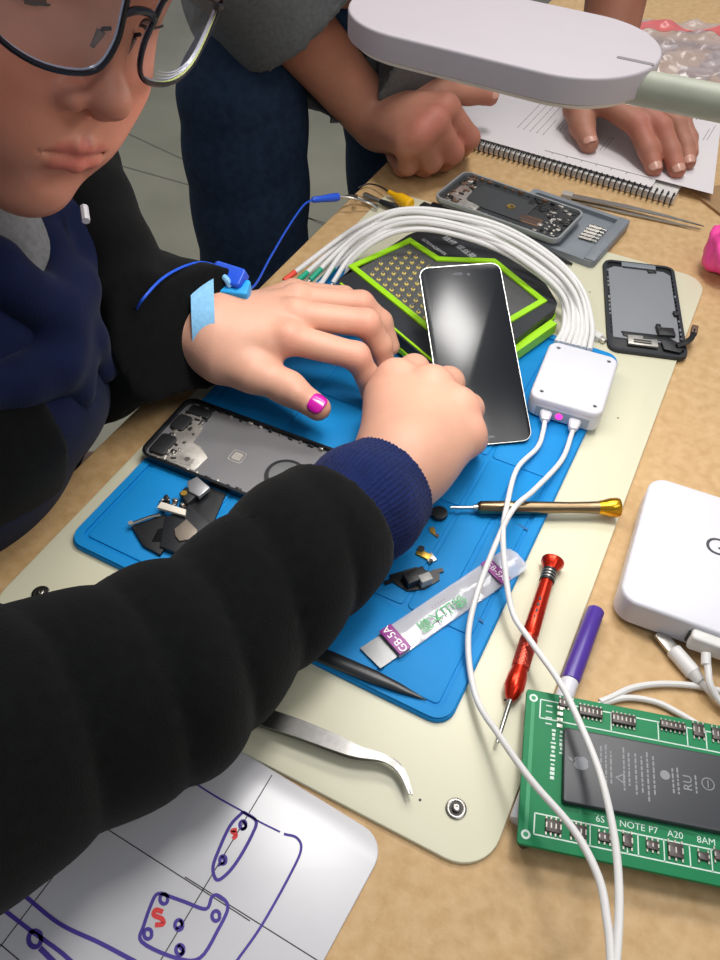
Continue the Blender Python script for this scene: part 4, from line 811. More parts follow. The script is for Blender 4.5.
# hands --------------------------------------------------------------------------------
def finger(s, pts, rs, k=3): s.chain(pts, rs, k)
def hand_left():
    s = SD(); w0 = M3(176, 322, 62); w1 = M3(210, 327, 60)
    s.cone(w0+V3(-60, 14, -6), w1+V3(0, -3, 0), 28, 27, 8); s.cone(w0+V3(-60, 14, -6)+V3(0, 8, 0), w1+V3(0, 9, 0), 25, 23, 8)
    idm, mdm, rgm, pkm = M3(289, 338, 63), M3(297, 315, 67), M3(299, 299, 64), M3(293, 291, 54)
    cmc = M3(228, 360, 48)
    for m_, r0, r1 in ((idm, 17, 11.5), (mdm, 18, 11.5), (rgm, 16, 10.5), (pkm, 14, 9.5)): s.cone(w1+(m_-w1)*.12, m_, r0, r1, 12)
    s.cone(w1+V3(8, -14, -6), M3(262, 356, 50), 23, 13, 18)
    finger(s, [idm, M3(356, 356, 52), M3(368, 377, 34), M3(370, 394, 20)], [11.5, 10.2, 9, 7.4], 4)
    finger(s, [mdm, M3(366, 323, 62), M3(380, 345, 42), M3(386, 366, 24)], [11.5, 10.4, 9, 7.4], 4)
    finger(s, [rgm, M3(361, 304, 58), M3(381, 322, 42), M3(391, 347, 24)], [11, 10, 8.8, 7.2], 4)
    finger(s, [pkm, M3(344, 296, 46), M3(362, 306, 32), M3(372, 322, 20)], [8.8, 7.8, 7, 5.8], 4)
    th = [cmc, M3(252, 372, 46), M3(288, 388, 40), M3(318, 408, 34)]; finger(s, th, [20, 14, 11.4, 9.4], 8)
    s.ell(M3(297, 394, 42), (8, 8, 8), None, 5)
    for m_ in (idm, mdm, rgm): s.ell(m_+V3(-2, 0, 4), (9, 8, 8), None, 6)
    nail = th[3]; return s, th
def hand_right():
    s = SD(); w1 = M3(398, 470, 46); w0 = M3(345, 535, 48)
    s.cone(w0, w1, 27, 25, 8); s.cone(w0+V3(8, 6, 2), w1+V3(9, 6, 0), 25, 23, 8)
    mc = [M3(396, 379, 52), M3(432, 386, 57), M3(459, 409, 53), M3(467, 438, 43)]
    for m_, r0, r1 in zip(mc, (19, 19, 18, 17), (12.2, 12.4, 11.8, 11)): s.cone(w1+(m_-w1)*.18, m_, r0, r1, 24)
    s.cone(w1+V3(-4, 4, -4), M3(384, 398, 40), 20, 15, 16)
    fg = [[(414, 370, 36), (420, 380, 16), (404, 390, 12)], [(448, 383, 38), (450, 396, 18), (436, 404, 13)], [(468, 409, 34), (466, 420, 16), (450, 424, 12)], [(472, 440, 27), (467, 446, 15), (452, 444, 12)]]
    for m_, g, r in zip(mc, fg, (9.6, 9.8, 9.2, 8.4)): finger(s, [m_]+[M3(*q) for q in g], [r+1.6, r+.8, r-.8, r-2], 9)
    finger(s, [M3(384, 418, 34), M3(380, 402, 26), M3(384, 390, 18), M3(392, 384, 11)], [13, 9, 8, 6.5], 6)
    for m_ in mc: s.ell(m_+V3(0, 0, 5.5), (8, 7.5, 7.5), None, 9)
    return s
hL, thL = hand_left(); hRt = hand_right()
lo, hi = hL.box(); pL = surf(hL.ev, lo, hi, 1.5)
lo, hi = hRt.box(); pR = surf(hRt.ev, lo, hi, 1.5)
# trunk under the clothes
SH_R, SH_L = V3(-350, 235, 245), V3(-290, 575, 225); EL_R, EL_L = M3(-30, 776, 86), V3(-325, 640, -5)
WR_R, WR_L = M3(345, 535, 48), M3(176, 322, 62)+V3(-60, 14, -6)
NK = V3(-292, 452, 225); NB = Hd(0, -50, -108)
tr = SD(); tr.ell((-430, 405, -190), (130, 165, 120), None, 40); tr.ell((-350, 415, -60), (105, 140, 110), None, 60); tr.ell((-305, 430, 90), (95, 150, 130), None, 60); tr.cone(SH_R, SH_L, 52, 52, 50)
tr.cone(NK, NB, 56, 52, 30)
tr.cone(SH_R, EL_R+V3(-30, 0, 0), 46, 36, 20); tr.cone(EL_R+V3(-30, 0, 0), WR_R, 36, 27, 16); tr.cone(SH_L, EL_L, 44, 36, 20); tr.cone(EL_L, WR_L, 36, 26, 16)
for y0, y1 in ((330, 250), (480, 540)):
    tr.cone((-420, y0, -215), (-20, y1, -200), 78, 55, 40); tr.cone((-20, y1, -200), (-40, y1, -650), 52, 36, 20); tr.cone((-40, y1, -690), (90, y1-10, -705), 38, 34, 20)
lo, hi = tr.box(); pT = surf(tr.ev, lo, hi, 9)
def skin_col(vs):
    c = np.ones((len(vs), 3)); c[:len(head_tint)] = head_tint*np.array([.84, .66, .63])  # face ruddier than the hands, and darkened: its dim lighting is painted into the tint
    k = V3(0, 0, 0)
    for q in ((356, 356, 55), (437, 376, 60), (465, 406, 50), (474, 438, 44), (366, 323, 66), (361, 304, 60), (432, 386, 60), (396, 379, 56), (459, 409, 56), (289, 338, 70), (318, 408, 34)):
        d = ((vs-M3(*q))**2).sum(1); w = np.exp(-d/180)[:, None]; c *= 1-w*np.array([0, .12, .12])
    return c
woman = mesh_np('person', [head_part, pL, pR, pT], [m_skin], colfn=skin_col)
tag(woman, 'person in eyeglasses, black jacket and navy hoodie bending over the phone repair', 'person')
# nail on the thumb
def nail(c, ax, up, r, l, parent, m):
    ax = Vector(ax).normalized(); up = Vector(up); up = (up-ax*up.dot(ax)).normalized(); sd = ax.cross(up); s = MB(); rings = []
    for i in range(9):
        t_ = i/8; hw_ = math.radians(50)*(1-.55*(abs(t_-.5)*2)**3); x = (t_-.5)*l
        rings.append([tuple(Vector(c)+ax*x+(up*math.cos(a)+sd*math.sin(a))*(r+.5-(abs(t_-.5)**2)*1.6)) for a in np.linspace(-hw_, hw_, 9)])
    fs = [[i*9+j, i*9+j+1, (i+1)*9+j+1, (i+1)*9+j] for i in range(8) for j in range(8)]
    s.add([q for r_ in rings for q in r_], fs, m); o = s.build('fingernail', parent); md = o.modifiers.new('t', 'SOLIDIFY'); md.thickness = .0008; md.offset = 0; return o
ax = thL[3]-thL[2]; vw = CAM*1000-thL[3]; vw = vw/np.linalg.norm(vw)
tag(nail(thL[3]-ax/np.linalg.norm(ax)*.5, ax, vw*.9+V3(.35, .05, .1), 9.3, 12.5, woman, mat('magenta_polish', '#c4089e', .2, coat=.6, var=.02)), 'magenta polished nail')
# eyes, brows, hair
for x in (-1, 1):
    c = Hd(32*x, -3, -20.5); s = MB(); R4 = Matrix(HR.tolist()).to_4x4(); X = Matrix.Translation(c) @ R4
    vs, fs = [], []; 
    s.lathe([(-12, .1)]+[(-12*math.cos(a), 12.2*math.sin(a)) for a in np.linspace(.1, 3.05, 16)], mat('eye_white', '#dcd6d2', .2, var=.01), (0, 0, 0), (0, 0, 1), 24)
    s.v = [tuple(X @ Vector(q)) for q in s.v]; q = Hd(32*x, -6, -20.5); d = Vector(Hd(32*x, -9, -8))-Vector(Hd(32*x, -3, -20.5))
    s.lathe([(11.2, 5.6), (12.6, 5), (13, 2)], mat('iris', '#4a3222', .2), c, d, 20); s.lathe([(12.9, 2.4), (13.15, .5)], m_black, c, d, 16); s.build('eye', woman)
    s = MB(); rr = [Hd(32*x+15*math.sin(a), -5.5-4*math.cos(a)+2, -8.2-2.4*math.sin(a)**2) for a in np.linspace(-.95, .95, 9)]; s.tube(rr, .7, mat('lash_dark', '#2c1d18', .7), 6); s.build('eyelash', woman)
    s = MB(); s.tube([Hd(14*x, 13, -4), Hd(28*x, 17, -6), Hd(42*x, 15, -15), Hd(51*x, 9, -27)], lambda t_: 3.2*(1-.6*t_), mat('brow_hair', '#3b281f', .8, bump=.8, bscale=500), 8); s.build('eyebrow', woman)
hh = SD().ell((0, 44, -92), (82, 96, 104), None, 10).ell((0, -20, -130), (66, 80, 60), None, 30); hh.ell((0, -20, 10), (70, 72, 80), None, 14, True)
hv, hf = surf(lambda p: hh.ev(p)+1.6*np.sin(p[:, 0]*.35+3*np.sin(p[:, 2]*.03)+p[:, 1]*.05), (-95, -115, -205), (95, 150, 40), 4)
mesh_np('hair', [(hv @ HR.T+HT_, hf)], [mat('dark_hair', '#2a1e18', .45, var=.3, vscale=120, stretch=(6, 1, 1), bump=.5, bscale=300)], woman)
# glasses
def lens_outline(x, n=40):
    base = [(-25, 6), (-22, 17), (-8, 20), (12, 21), (29, 20), (34, 14), (32, -2), (25, -16), (8, -23), (-11, -23), (-22, -18), (-26, -6)]
    q = smooth_path([(a*x, b, 0) for a, b in base+base[:1]], 4)[:-1]; return [(v_.x+34*x, v_.y-1, 15-.0035*(v_.x+34*x)**2) for v_ in q]
gl = thing('eyeglasses', 'dark framed eyeglasses with clear lenses worn by the seated person', 'eyeglasses')
m_fr = mat('glasses_frame', '#1c1e2a', .25, .3); m_rim = mat('glasses_inner', '#a9b0c8', .15, .4)
for x in (-1, 1):
    ol = lens_outline(x); s = MB(); s.tube([Hd(*q) for q in ol], 1.25, m_fr, 8, smooth=False, closed=True); s.tube([Hd(q[0]*.985+34*x*.015, q[1]*.97, q[2]-1.4) for q in ol], .9, m_rim, 6, smooth=False, closed=True); s.build('rim', gl)
    s = MB(); cx_ = Vector(np.mean(ol, 0)); n_ = len(ol); rings = [[tuple(cx_+(Vector(q)-cx_)*k_+Vector((0, 0, 1.6*(1-k_*k_)))) for q in ol] for k_ in (1, .75, .5, .25, .04)]
    fs = [[j*n_+i, j*n_+(i+1) % n_, (j+1)*n_+(i+1) % n_, (j+1)*n_+i] for j in range(4) for i in range(n_)]; vs = [tuple(Hd(*q)) for r_ in rings for q in r_]; fs.append([4*n_+i for i in range(n_)])
    s.add(vs, fs, mat('lens_glass', '#eef2ff', .03, alpha=.07, spec=.9, var=0, coat=1)); o = s.build('lens', gl, sharp=180)
    if x > 0:  # far lens: pale arcs modelled as thin tubes to imitate reflections in the glass
        s = MB(); m_arc = mat('lens_reflection_arc', '#cfd4e6', .1, alpha=.55, var=0); m_lg = mat('lens_reflection_tint', '#c9d489', .1, alpha=.6, var=0)
        for kk, mm, w_ in ((.93, m_lg, .7), (.86, m_arc, .45), (.80, m_arc, .35), (.74, m_arc, .3)):
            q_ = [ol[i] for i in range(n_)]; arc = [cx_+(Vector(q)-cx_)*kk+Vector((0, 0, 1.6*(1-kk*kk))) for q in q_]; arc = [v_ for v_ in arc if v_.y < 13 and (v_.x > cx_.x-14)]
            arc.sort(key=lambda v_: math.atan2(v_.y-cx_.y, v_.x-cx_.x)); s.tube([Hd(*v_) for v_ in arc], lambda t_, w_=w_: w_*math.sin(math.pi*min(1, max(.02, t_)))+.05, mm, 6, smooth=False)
        s.build('lens_reflection_arc', gl)
    s = MB(); s.tube([Hd(61*x, 13, 2), Hd(69*x, 13, -4), Hd(75*x, 10, -40), Hd(77*x, 6, -88), Hd(76*x, -14, -104)], 1.9, mat('temple_arm', '#3d3c3c', .35, .4), 8); s.build('temple', gl)
    s = MB(); s.ell = None; s.tube([Hd(9*x, -4, 10), Hd(9.5*x, -7, 6), Hd(9.5*x, -12, 4)], 1.0, m_fr, 6); s.tube([Hd(9.5*x, -7, 6), Hd(10*x, -15, 4)], 2.2, mat('nose_pad', '#5a5050', .2), 8); s.build('nose_pad', gl)
MB().tube([Hd(-9, 5, 14.5), Hd(-4, 8, 16), Hd(4, 8, 16), Hd(9, 5, 14.5)], 1.8, m_fr, 8).build('bridge', gl)
# ---------------------------------------------------------------- clothes
m_fleece = mat('black_fleece', '#08090a', .95, var=.3, vscale=150, bump=.5, bscale=900, sheen=.04, spec=.15)
m_navy = mat('navy_fleece', '#0d1636', .95, var=.12, vscale=60, bump=.4, bscale=700, sheen=.06, spec=.15)
m_navyr = mat('navy_rib', '#111e4c', .9, var=.15, vscale=100, bump=.4, bscale=900, sheen=.1, spec=.15)
def folds(p, a, b, amp, freq, ph=0, tilt=1.1):
    amp = amp*.55
    ax_ = (b-a)/np.linalg.norm(b-a); t_ = (p-a)@ax_; L_ = np.linalg.norm(b-a); env = np.clip(t_/40, 0, 1)*np.clip((L_-t_)/20+.4, 0, 1)
    w = t_/freq+ph+tilt*snoise(p, 60, 3); return -amp*env*(np.abs(np.sin(w))**.6*2-1.1)
# hoodie body
hd = SD(); hd.ell((-396, 412, -130), (125, 165, 110), None, 40); hd.ell((-360, 418, -30), (120, 156, 110), None, 50); hd.ell((-290, 428, 80), (112, 156, 125), None, 60); hd.cone(SH_R, SH_L, 58, 58, 50)
def hoodie(p):
    d = hd.ev(p); d = d+4.5*snoise(p*np.array([1, 1, .45]), 26, 5)-4.5*np.abs(np.sin((p[:, 1]*.8+p[:, 2]*.9)/24+snoise(p, 70, 2)))
    return np.maximum(d, -1e9)
lo, hi = hd.box(); hv, hf = surf(hoodie, lo-8, hi+8, 4.5); hoodie_o = mesh_np('hoodie', [(hv, hf)], [m_navy], woman)
def hit(px, py, fn, d0=.38, d1=.75):
    ds = np.linspace(d0, d1, 500); q = np.array([Pd(px, py, d) for d in ds])*1000; v = fn(q); i = np.argmax(v < 0); return q[i] if (v < 0).any() else q[int(np.argmin(v))]
def on(px, py, off=0): q = hit(px, py, hoodie); w = CAM*1000-q; return q+w/np.linalg.norm(w)*off
def colr():
    s = SD(); K = 14
    s.chain([on(-40, 262, 0), on(-6, 274, 0), on(26, 296, -1), on(52, 306, -2), on(70, 290, -2), on(78, 256, -3), on(80, 220, -4), on(78, 185, -5)], [20, 18, 14, 13, 14, 16, 19, 19], K)
    s.chain([on(48, 205, 2), on(48, 245, 3), on(56, 280, 4)], [12, 9, 6], K)
    s.chain([on(26, 300, -6), on(54, 318, -3), on(60, 345, -4), on(50, 366, -3), on(20, 378, -4), on(-20, 392, -4)], [13, 14, 13, 14, 13, 13], K)
    s.chain([on(66, 310, -5), on(88, 340, -5), on(100, 366, -6)], [11, 12, 12], K); s.chain([on(62, 330, -7), on(72, 365, -8), on(78, 392, -9)], [10, 11, 11], K)
    return s
cs = colr(); lo, hi = cs.box(); mesh_np('hood', [surf(lambda p: cs.ev(p)+1.5*snoise(p, 12, 8), lo-4, hi+4, 2.6)], [m_navy], hoodie_o)
ts = SD(); ts.chain([on(-30, 215, -6), on(4, 232, -9), on(20, 256, -10), on(26, 276, -10)], [24, 21, 16, 9], 12)
lo, hi = ts.box(); mesh_np('t_shirt', [surf(ts.ev, lo, hi, 3)], [mat('grey_tee', '#6f7073', .9, var=.15, vscale=300)], woman)
s = MB(); a = Pd(84, 207, .505)*1000; b = Pd(86, 221, .50)*1000; s.tube([a, (a+b)/2, b], 2.6, m_white, 8); s.build('drawstring_tip', hoodie_o)
# jacket : torso shell opened at the front, two sleeves
AX = V3(-325, 422, 60)
def azp(px, py, dep): return hit(px, py, hoodie)
far = [azp(96, 150, .56), azp(84, 262, .52), azp(104, 318, .515), azp(136, 408, .53)]
near = [azp(-10, 362, .47), azp(30, 388, .47), azp(56, 433, .48), azp(64, 480, .50)]
jk = SD(); jk.ell((-402, 412, -130), (136, 182, 115), None, 40); jk.ell((-368, 418, -30), (132, 174, 115), None, 50); jk.ell((-296, 428, 82), (123, 176, 130), None, 60); jk.cone(SH_R, SH_L, 74, 72, 40)
jl = SD(); jl.cone(SH_L, EL_L, 72, 56, 20); jl.cone(EL_L, WR_L+V3(70, -18, 6), 56, 44, 30); jl.cone(WR_L+V3(70, -18, 6), WR_L+V3(92, -23, 6), 44, 43, 10)
jr = SD(); jr.cone(SH_R, EL_R+V3(-20, 0, 0), 74, 58, 30); jr.cone(EL_R+V3(-20, 0, 0), M3(150, 686, 58), 60, 49, 40); jr.cone(M3(150, 684, 58), M3(322, 538, 54), 49, 45, 30)
ca, cb = M3(318, 538, 56), M3(336, 520, 54)
lap = SD().chain([Pd(106, 158, .585)*1000, Pd(105, 200, .565)*1000, Pd(116, 250, .55)*1000, Pd(130, 300, .545)*1000, Pd(144, 345, .55)*1000, Pd(146, 372, .57)*1000, Pd(116, 392, .59)*1000], [10, 14, 20, 22, 20, 15, 18], 16).cone(Pd(116, 250, .56)*1000, SH_L, 18, 50, 30)
lap.chain([Pd(-30, 395, .50)*1000, Pd(14, 400, .49)*1000, Pd(32, 428, .51)*1000, Pd(26, 462, .57)*1000], [13, 11, 9, 7], 16)
def jacket(p):
    d = jk.ev(p)
    q = p-CAM*1000; dep = q@FW; px_ = 360+FPX*(q@RT)/dep; py_ = 480-FPX*(q@UP)/dep
    # opening: wedge of space in front of the chest, between two vertical-ish planes through the spine
    az = np.arctan2(p[:, 1]-AX[1], p[:, 0]-AX[0]); zz = p[:, 2]
    fa = np.interp(zz, FZ, FA); na = np.interp(zz, NZ, NA); rad = np.hypot(p[:, 0]-AX[0], p[:, 1]-AX[1])
    wedge = np.maximum(np.sin(np.clip(az-fa, -1.5, 1.5)), np.sin(np.clip(na-az, -1.5, 1.5)))*rad   # <0 inside the opening
    d = np.maximum(d, -np.minimum(np.where(p[:, 0] > AX[0], wedge, 99)*-1*-1, 99)) if 0 else np.maximum(d, np.where(p[:, 0] > AX[0], -wedge, -99))
    e = jl.ev(p)+folds(p, EL_L, WR_L, 3.2, 13)+2*snoise(p, 22, 4)
    r = jr.ev(p)+folds(p, EL_R, M3(318, 538, 56), 4.2, 15.5, .6)+1.6*snoise(p, 30, 6)+folds(p, SH_R, EL_R, 4, 22)
    g_ = lap.ev(p); h_ = np.maximum(22-np.abs(d-g_), 0)/22; d = np.minimum(d, g_)-h_*h_*22*.25
    for x in (e, r): h_ = np.maximum(26-np.abs(d-x), 0)/26; d = np.minimum(d, x)-h_*h_*26*.25
    d = d+1.5*snoise(p, 34, 9)
    # hollow sleeves where the hands come out
    axl = WR_L+V3(90, -22, 6); dl = (axl-EL_L)/np.linalg.norm(axl-EL_L); d = np.maximum(d, np.where(((p-axl)**2).sum(1) < 90**2, (p-axl)@dl, -99))
    dr = (cb-ca)/np.linalg.norm(cb-ca); d = np.maximum(d, np.where(((p-cb)**2).sum(1) < 110**2, (p-cb)@dr, -99))
    return d
def azs(L_):
    z_ = [q[2] for q in L_]; a_ = [math.atan2(q[1]-AX[1], q[0]-AX[0]) for q in L_]; o_ = np.argsort(z_); return np.array(z_)[o_], np.array(a_)[o_]
FZ, FA = azs(far); NZ, NA = azs(near); print('far', FZ, FA, 'near', NZ, NA)
los = np.min([x.box()[0] for x in (jk, jl, jr)], 0)-8; his = np.max([x.box()[1] for x in (jk, jl, jr)], 0)+8
jacket_o = mesh_np('jacket', [surf(jacket, los, his, 3.6)], [m_fleece], woman)
# ribbed navy cuff on the near wrist
w1 = M3(398, 470, 46)
c0_, c1_ = ca+(cb-ca)*-.6, M3(384, 484, 47); dc = (c1_-c0_)/np.linalg.norm(c1_-c0_); cf = SD().chain([c0_, c0_+(c1_-c0_)*.62, c1_], [31, 35, 32], 8).chain([c0_+V3(9, 6, 0), c0_+(c1_-c0_)*.62+V3(9, 6, 0), c1_+V3(9, 6, 0)], [30, 34, 31], 8)
q1 = Vector(dc).orthogonal().normalized(); q2 = Vector(dc).cross(q1)
def cuff(p):
    r = p-c0_; t_ = r@dc; an = np.arctan2(r@np.array(q1), r@np.array(q2)); L_ = np.linalg.norm(c1_-c0_)
    d = cf.ev(p)-.65*np.sin(an*78)-3.6*np.sin(t_/8+.8+.5*np.sin(an))*np.clip(1-t_/L_, 0, 1); d = np.maximum(d, t_-L_); 
    return d
lo, hi = cf.box(); mesh_np('cuff', [surf(cuff, lo-4, hi+4, 1.1)], [m_navyr], woman)
# wrist strap
wc = M3(203, 322, 62); wx = M3(214, 322, 60)-M3(176, 322, 62); wx = wx/np.linalg.norm(wx); t = thing('wrist_strap', 'light blue anti static wrist strap with blue buckle on the far wrist', 'wrist strap')
a1 = Vector(wx).cross(Vector((0, 0, 1))).normalized(); a2 = Vector(wx).cross(a1)*-1; s = MB(); rings = []
for i in range(48):
    a = TAU*i/48; n_ = a1*math.cos(a)*38+a2*math.sin(a)*34; c = Vector(wc)+n_+Vector(V3(0, 5, 0)); o1 = n_.normalized()
    rings.append([tuple(c-Vector(wx)*8), tuple(c+Vector(wx)*8), tuple(c+Vector(wx)*8+o1*1.8), tuple(c-Vector(wx)*8+o1*1.8)])
s.loft(rings, mat('strap_blue', '#7fb7df', .8, var=.1, vscale=400), close=True); s.build('band', t)
q0 = Vector(M3(230, 285, 88)); X = Matrix.Translation(q0) @ Matrix.Rotation(-.12, 4, 'Z') @ Matrix.Rotation(.25, 4, 'X')
MB().slab(rrect(0, 0, 28, 14, 2, 3), -9, 0, mat('buckle_cyan', '#1f9be0', .35), bev=1, xf=X).build('buckle', t)
q0 = Vector(M3(228, 275, 92)); X = Matrix.Translation(q0) @ Matrix.Rotation(-.42, 4, 'Z') @ Matrix.Rotation(.5, 4, 'X')
MB().slab(rrect(0, 0, 26, 15, 3, 4), -6, 3, mat('buckle_blue', '#1f52cf', .35), bev=1.5, xf=X).build('snap_cover', t)
MB().tube([M3(212, 276, 84), M3(218, 274, 92), M3(226, 279, 93), M3(230, 286, 88)], 2.4, MATS['strap_blue'], 8).build('strap_tail', t)
# stool
t = thing('stool', 'dark round stool beneath the seated person in black jacket', 'stool', loc=(-.43, .405, 0))
MB().slab(circ(0, 0, 170, 40), 415, 455, m_black, bev=12).build('seat', t)
for a in range(4): MB().tube([(110*math.cos(a*TAU/4+.8), 110*math.sin(a*TAU/4+.8), 415), (180*math.cos(a*TAU/4+.8), 180*math.sin(a*TAU/4+.8), 1)], 12, MATS['leg_steel'], 12, smooth=False).build('leg', t)
# ================================================================ the standing man
m_skin2 = mat('skin_ruddy', '#ac7762', .55, var=.08, vscale=40, bump=.2, bscale=500, attr='tint', sss=.08, spec=.35)
def fist():
    s = SD(); wr = M3(377, 118, 42); el = V3(-165, 815, 245)
    s.cone(el, wr, 36, 27, 10); s.cone(el+(wr-el)*.55+V3(0, 0, -4), wr+V3(0, -2, -6), 32, 26, 10)
    mc = [M3(446, 108, 72), M3(434, 121, 70), M3(420, 134, 62), M3(406, 144, 50)]
    for m_, r0, r1 in zip(mc, (24, 24, 22, 20), (15, 15, 14, 13)): s.cone(wr+(m_-wr)*.2, m_, r0, r1, 18)
    fg = [[(468, 138, 40), (462, 146, 16), (440, 136, 14)], [(452, 152, 34), (444, 160, 15), (424, 148, 14)], [(431, 161, 28), (424, 166, 14), (410, 154, 14)], [(408, 165, 22), (402, 167, 13), (394, 156, 13)]]
    for m_, g, r in zip(mc, fg, (12.5, 12.5, 12, 10.5)): finger(s, [m_]+[M3(*q) for q in g], [r+1, r, r-1, r-2], 4)
    finger(s, [M3(412, 98, 60), M3(440, 93, 62), M3(468, 93, 56), M3(490, 97, 50)], [17, 13.5, 11.5, 9.5], 8)
    s.ell(M3(420, 125, 50), (30, 26, 24), None, 12)
    return s
def palm():
    s = SD(); wr = M3(604, 66, 62); el = V3(285, 1150, 260)
    s.cone(el, wr, 46, 30, 10); s.cone(wr+V3(-8, 0, 0), wr+V3(8, 0, 0), 27, 27, 10)
    mc = [M3(604, 102, 50), M3(624, 98, 54), M3(643, 99, 50), M3(658, 105, 42)]
    for m_, r0, r1 in zip(mc, (22, 22, 21, 20), (14.5, 14.5, 14, 12.5)): s.cone(wr+(m_-wr)*.2, m_, r0, r1, 18)
    fg = [[(638, 126, 42), (648, 150, 28), (654, 168, 17)], [(661, 128, 44), (671, 152, 28), (677, 170, 17)], [(676, 124, 40), (685, 146, 26), (688, 162, 17)], [(682, 120, 32), (690, 138, 22), (692, 153, 16)]]
    for m_, g, r in zip(mc, fg, (12, 12, 11.2, 9.8)): finger(s, [m_]+[M3(*q) for q in g], [r+1.5, r, r-1.3, r-2.6], 4)
    finger(s, [M3(590, 86, 42), M3(578, 108, 36), M3(582, 126, 27), M3(589, 144, 19)], [19, 15, 12.5, 10.5], 10)
    s.ell(M3(606, 92, 40), (34, 30, 20), None, 12)
    return s
fs_, ps_ = fist(), palm()
lo, hi = fs_.box(); pF = surf(fs_.ev, lo, hi, 2.2); lo, hi = ps_.box(); pP = surf(ps_.ev, lo, hi, 2.2)
HIP, CH = V3(-62, 992, 120), V3(-10, 1010, 400); S2R, S2L = V3(-95, 890, 520), V3(130, 1180, 520); N2 = V3(40, 1035, 585); H2 = V3(70, 1020, 700)
b2 = SD(); b2.ell(HIP+V3(0, 0, 15), (94, 116, 76), None, 30); b2.cone(HIP+V3(0, 0, 90), CH, 105, 125, 60); b2.cone(S2R, S2L, 62, 62, 60); b2.cone(N2-V3(0, 0, 40), H2, 58, 56, 20)
b2.cone(S2R, (-165, 815, 245), 52, 44, 20); b2.cone(S2L, (285, 1150, 260), 52, 42, 20)
b2.ell(H2+V3(0, 0, 45), (92, 78, 112), None, 20); b2.ell(H2+V3(78, -28, 5), (14, 12, 20), None, 10); b2.ell(H2+V3(58, -20, -38), (30, 30, 26), None, 20)
LG = [((-144, 872, 60), (-144, 856, -330), (-146, 860, -640)), ((16, 1066, 60), (38, 1060, -330), (8, 1066, -640))]
for a, b, c in LG: b2.cone(a, b, 62, 52, 40); b2.cone(b, c, 52, 40, 20); b2.cone((c[0], c[1], -705), (c[0]+130, c[1]-50, -715), 40, 32, 20); b2.cone(c, (c[0], c[1], -700), 40, 40, 20)
lo, hi = b2.box(); pB = surf(b2.ev, lo, hi, 9)
def skin2(vs):
    c = np.ones((len(vs), 3)); n = snoise(vs, 9, 3)[:, None]; el = V3(-165, 815, 245); wr = M3(377, 118, 42); t_ = np.clip(((vs-wr)@(el-wr))/((el-wr)@(el-wr))*6, 0, 1)
    el2 = V3(285, 1150, 260); wr2 = M3(604, 66, 62); t2 = np.clip(((vs-wr2)@(el2-wr2))/((el2-wr2)@(el2-wr2))*6, 0, 1); w = np.minimum(t_, t2)[:, None] if 0 else np.clip((vs[:, 2:3]-75)/60, 0, 1)
    c *= 1-w*np.array([.2, .32, .4]); c *= 1+.03*n
    for q in ((446, 108, 78), (434, 121, 76), (420, 134, 66), (468, 138, 44), (452, 152, 38), (490, 97, 50), (638, 126, 46), (661, 128, 48), (677, 170, 17), (654, 168, 17)):
        d = ((vs-M3(*q))**2).sum(1); k_ = np.exp(-d/420)[:, None]; c *= 1-k_*np.array([-.05, .12, .1])
    return np.clip(c, 0, 1.2)
man = mesh_np('person', [pF, pP, pB], [m_skin2], colfn=skin2)
tag(man, 'standing person in grey sweater and blue jeans leaning both hands on the bench', 'person')
m_nail2 = mat('fingernail', '#c99684', .3, var=.03)
for p0, p1, r_n in (((648, 150, 28), (654, 168, 17), 9.6), ((671, 152, 28), (677, 170, 17), 9.6), ((685, 146, 26), (688, 162, 17), 8.9), ((578, 120, 30), (589, 144, 19), 10.6), ((468, 93, 56), (490, 97, 50), 9.6)):
    e0, e1 = M3(*p0), M3(*p1); dn = (e1-e0)/np.linalg.norm(e1-e0); vv = CAM*1000-e1; nail(e1+dn*1.0, dn, vv/np.linalg.norm(vv)*.6+V3(0, 0, .6), r_n-.9, 11, man, m_nail2)
m_sweat = mat('grey_sweater', '#5f6162', .95, var=.14, vscale=250, bump=.4, bscale=900, sheen=.05, spec=.15)
m_jean = mat('blue_denim', '#1a2a40', .85, col2='#24364d', vscale=120, bump=.3, bscale=900, spec=.2)
sw = SD(); sw.ell(HIP+V3(5, -14, 30), (150, 172, 150), None, 30); sw.cone(HIP+V3(0, 0, 40), CH, 142, 150, 60); sw.cone(S2R, S2L, 76, 76, 60)
eR = V3(-165, 815, 245); wR2 = M3(377, 118, 42); cR = eR+(wR2-eR)*.5; sw.cone(S2R, eR, 70, 58, 40); sw.cone(eR, cR, 58, 46, 30)
eL = V3(285, 1150, 260); wL2 = M3(604, 66, 62); cL = eL+(wL2-eL)*.35; sw.cone(S2L, eL, 70, 62, 40); sw.cone(eL, cL, 60, 50, 30)
def sweater(p):
    d = sw.ev(p)+2.2*snoise(p*np.array([1, 1, 1]), 40, 12)-3*np.abs(np.sin(p[:, 2]/26+snoise(p, 80, 5)))*np.clip(1-(p[:, 2]-40)/300, 0, 1)
    d = np.maximum(d, 52-p[:, 2]+6*np.sin(p[:, 0]/50))
    for c_, e_ in ((cR, eR), (cL, eL)): a_ = (c_-e_)/np.linalg.norm(c_-e_); d = np.maximum(d, np.where(((p-c_)**2).sum(1) < 100**2, (p-c_)@a_, -99))
    return d
lo, hi = sw.box(); mesh_np('sweater', [surf(sweater, lo-6, hi+6, 5)], [m_sweat], man)
je = SD(); je.ell(HIP+V3(0, 5, 10), (104, 128, 82), None, 20)
for a, b, c in LG: je.cone(a, b, 69, 60, 16); je.cone(b, (c[0], c[1], -690), 60, 56, 20)
def jeans(p): return np.maximum(je.ev(p)+3*snoise(p*np.array([1, 1, .6]), 38, 14)-3*np.abs(np.sin(p[:, 2]/30+2*snoise(p, 90, 7))), p[:, 2]-150)
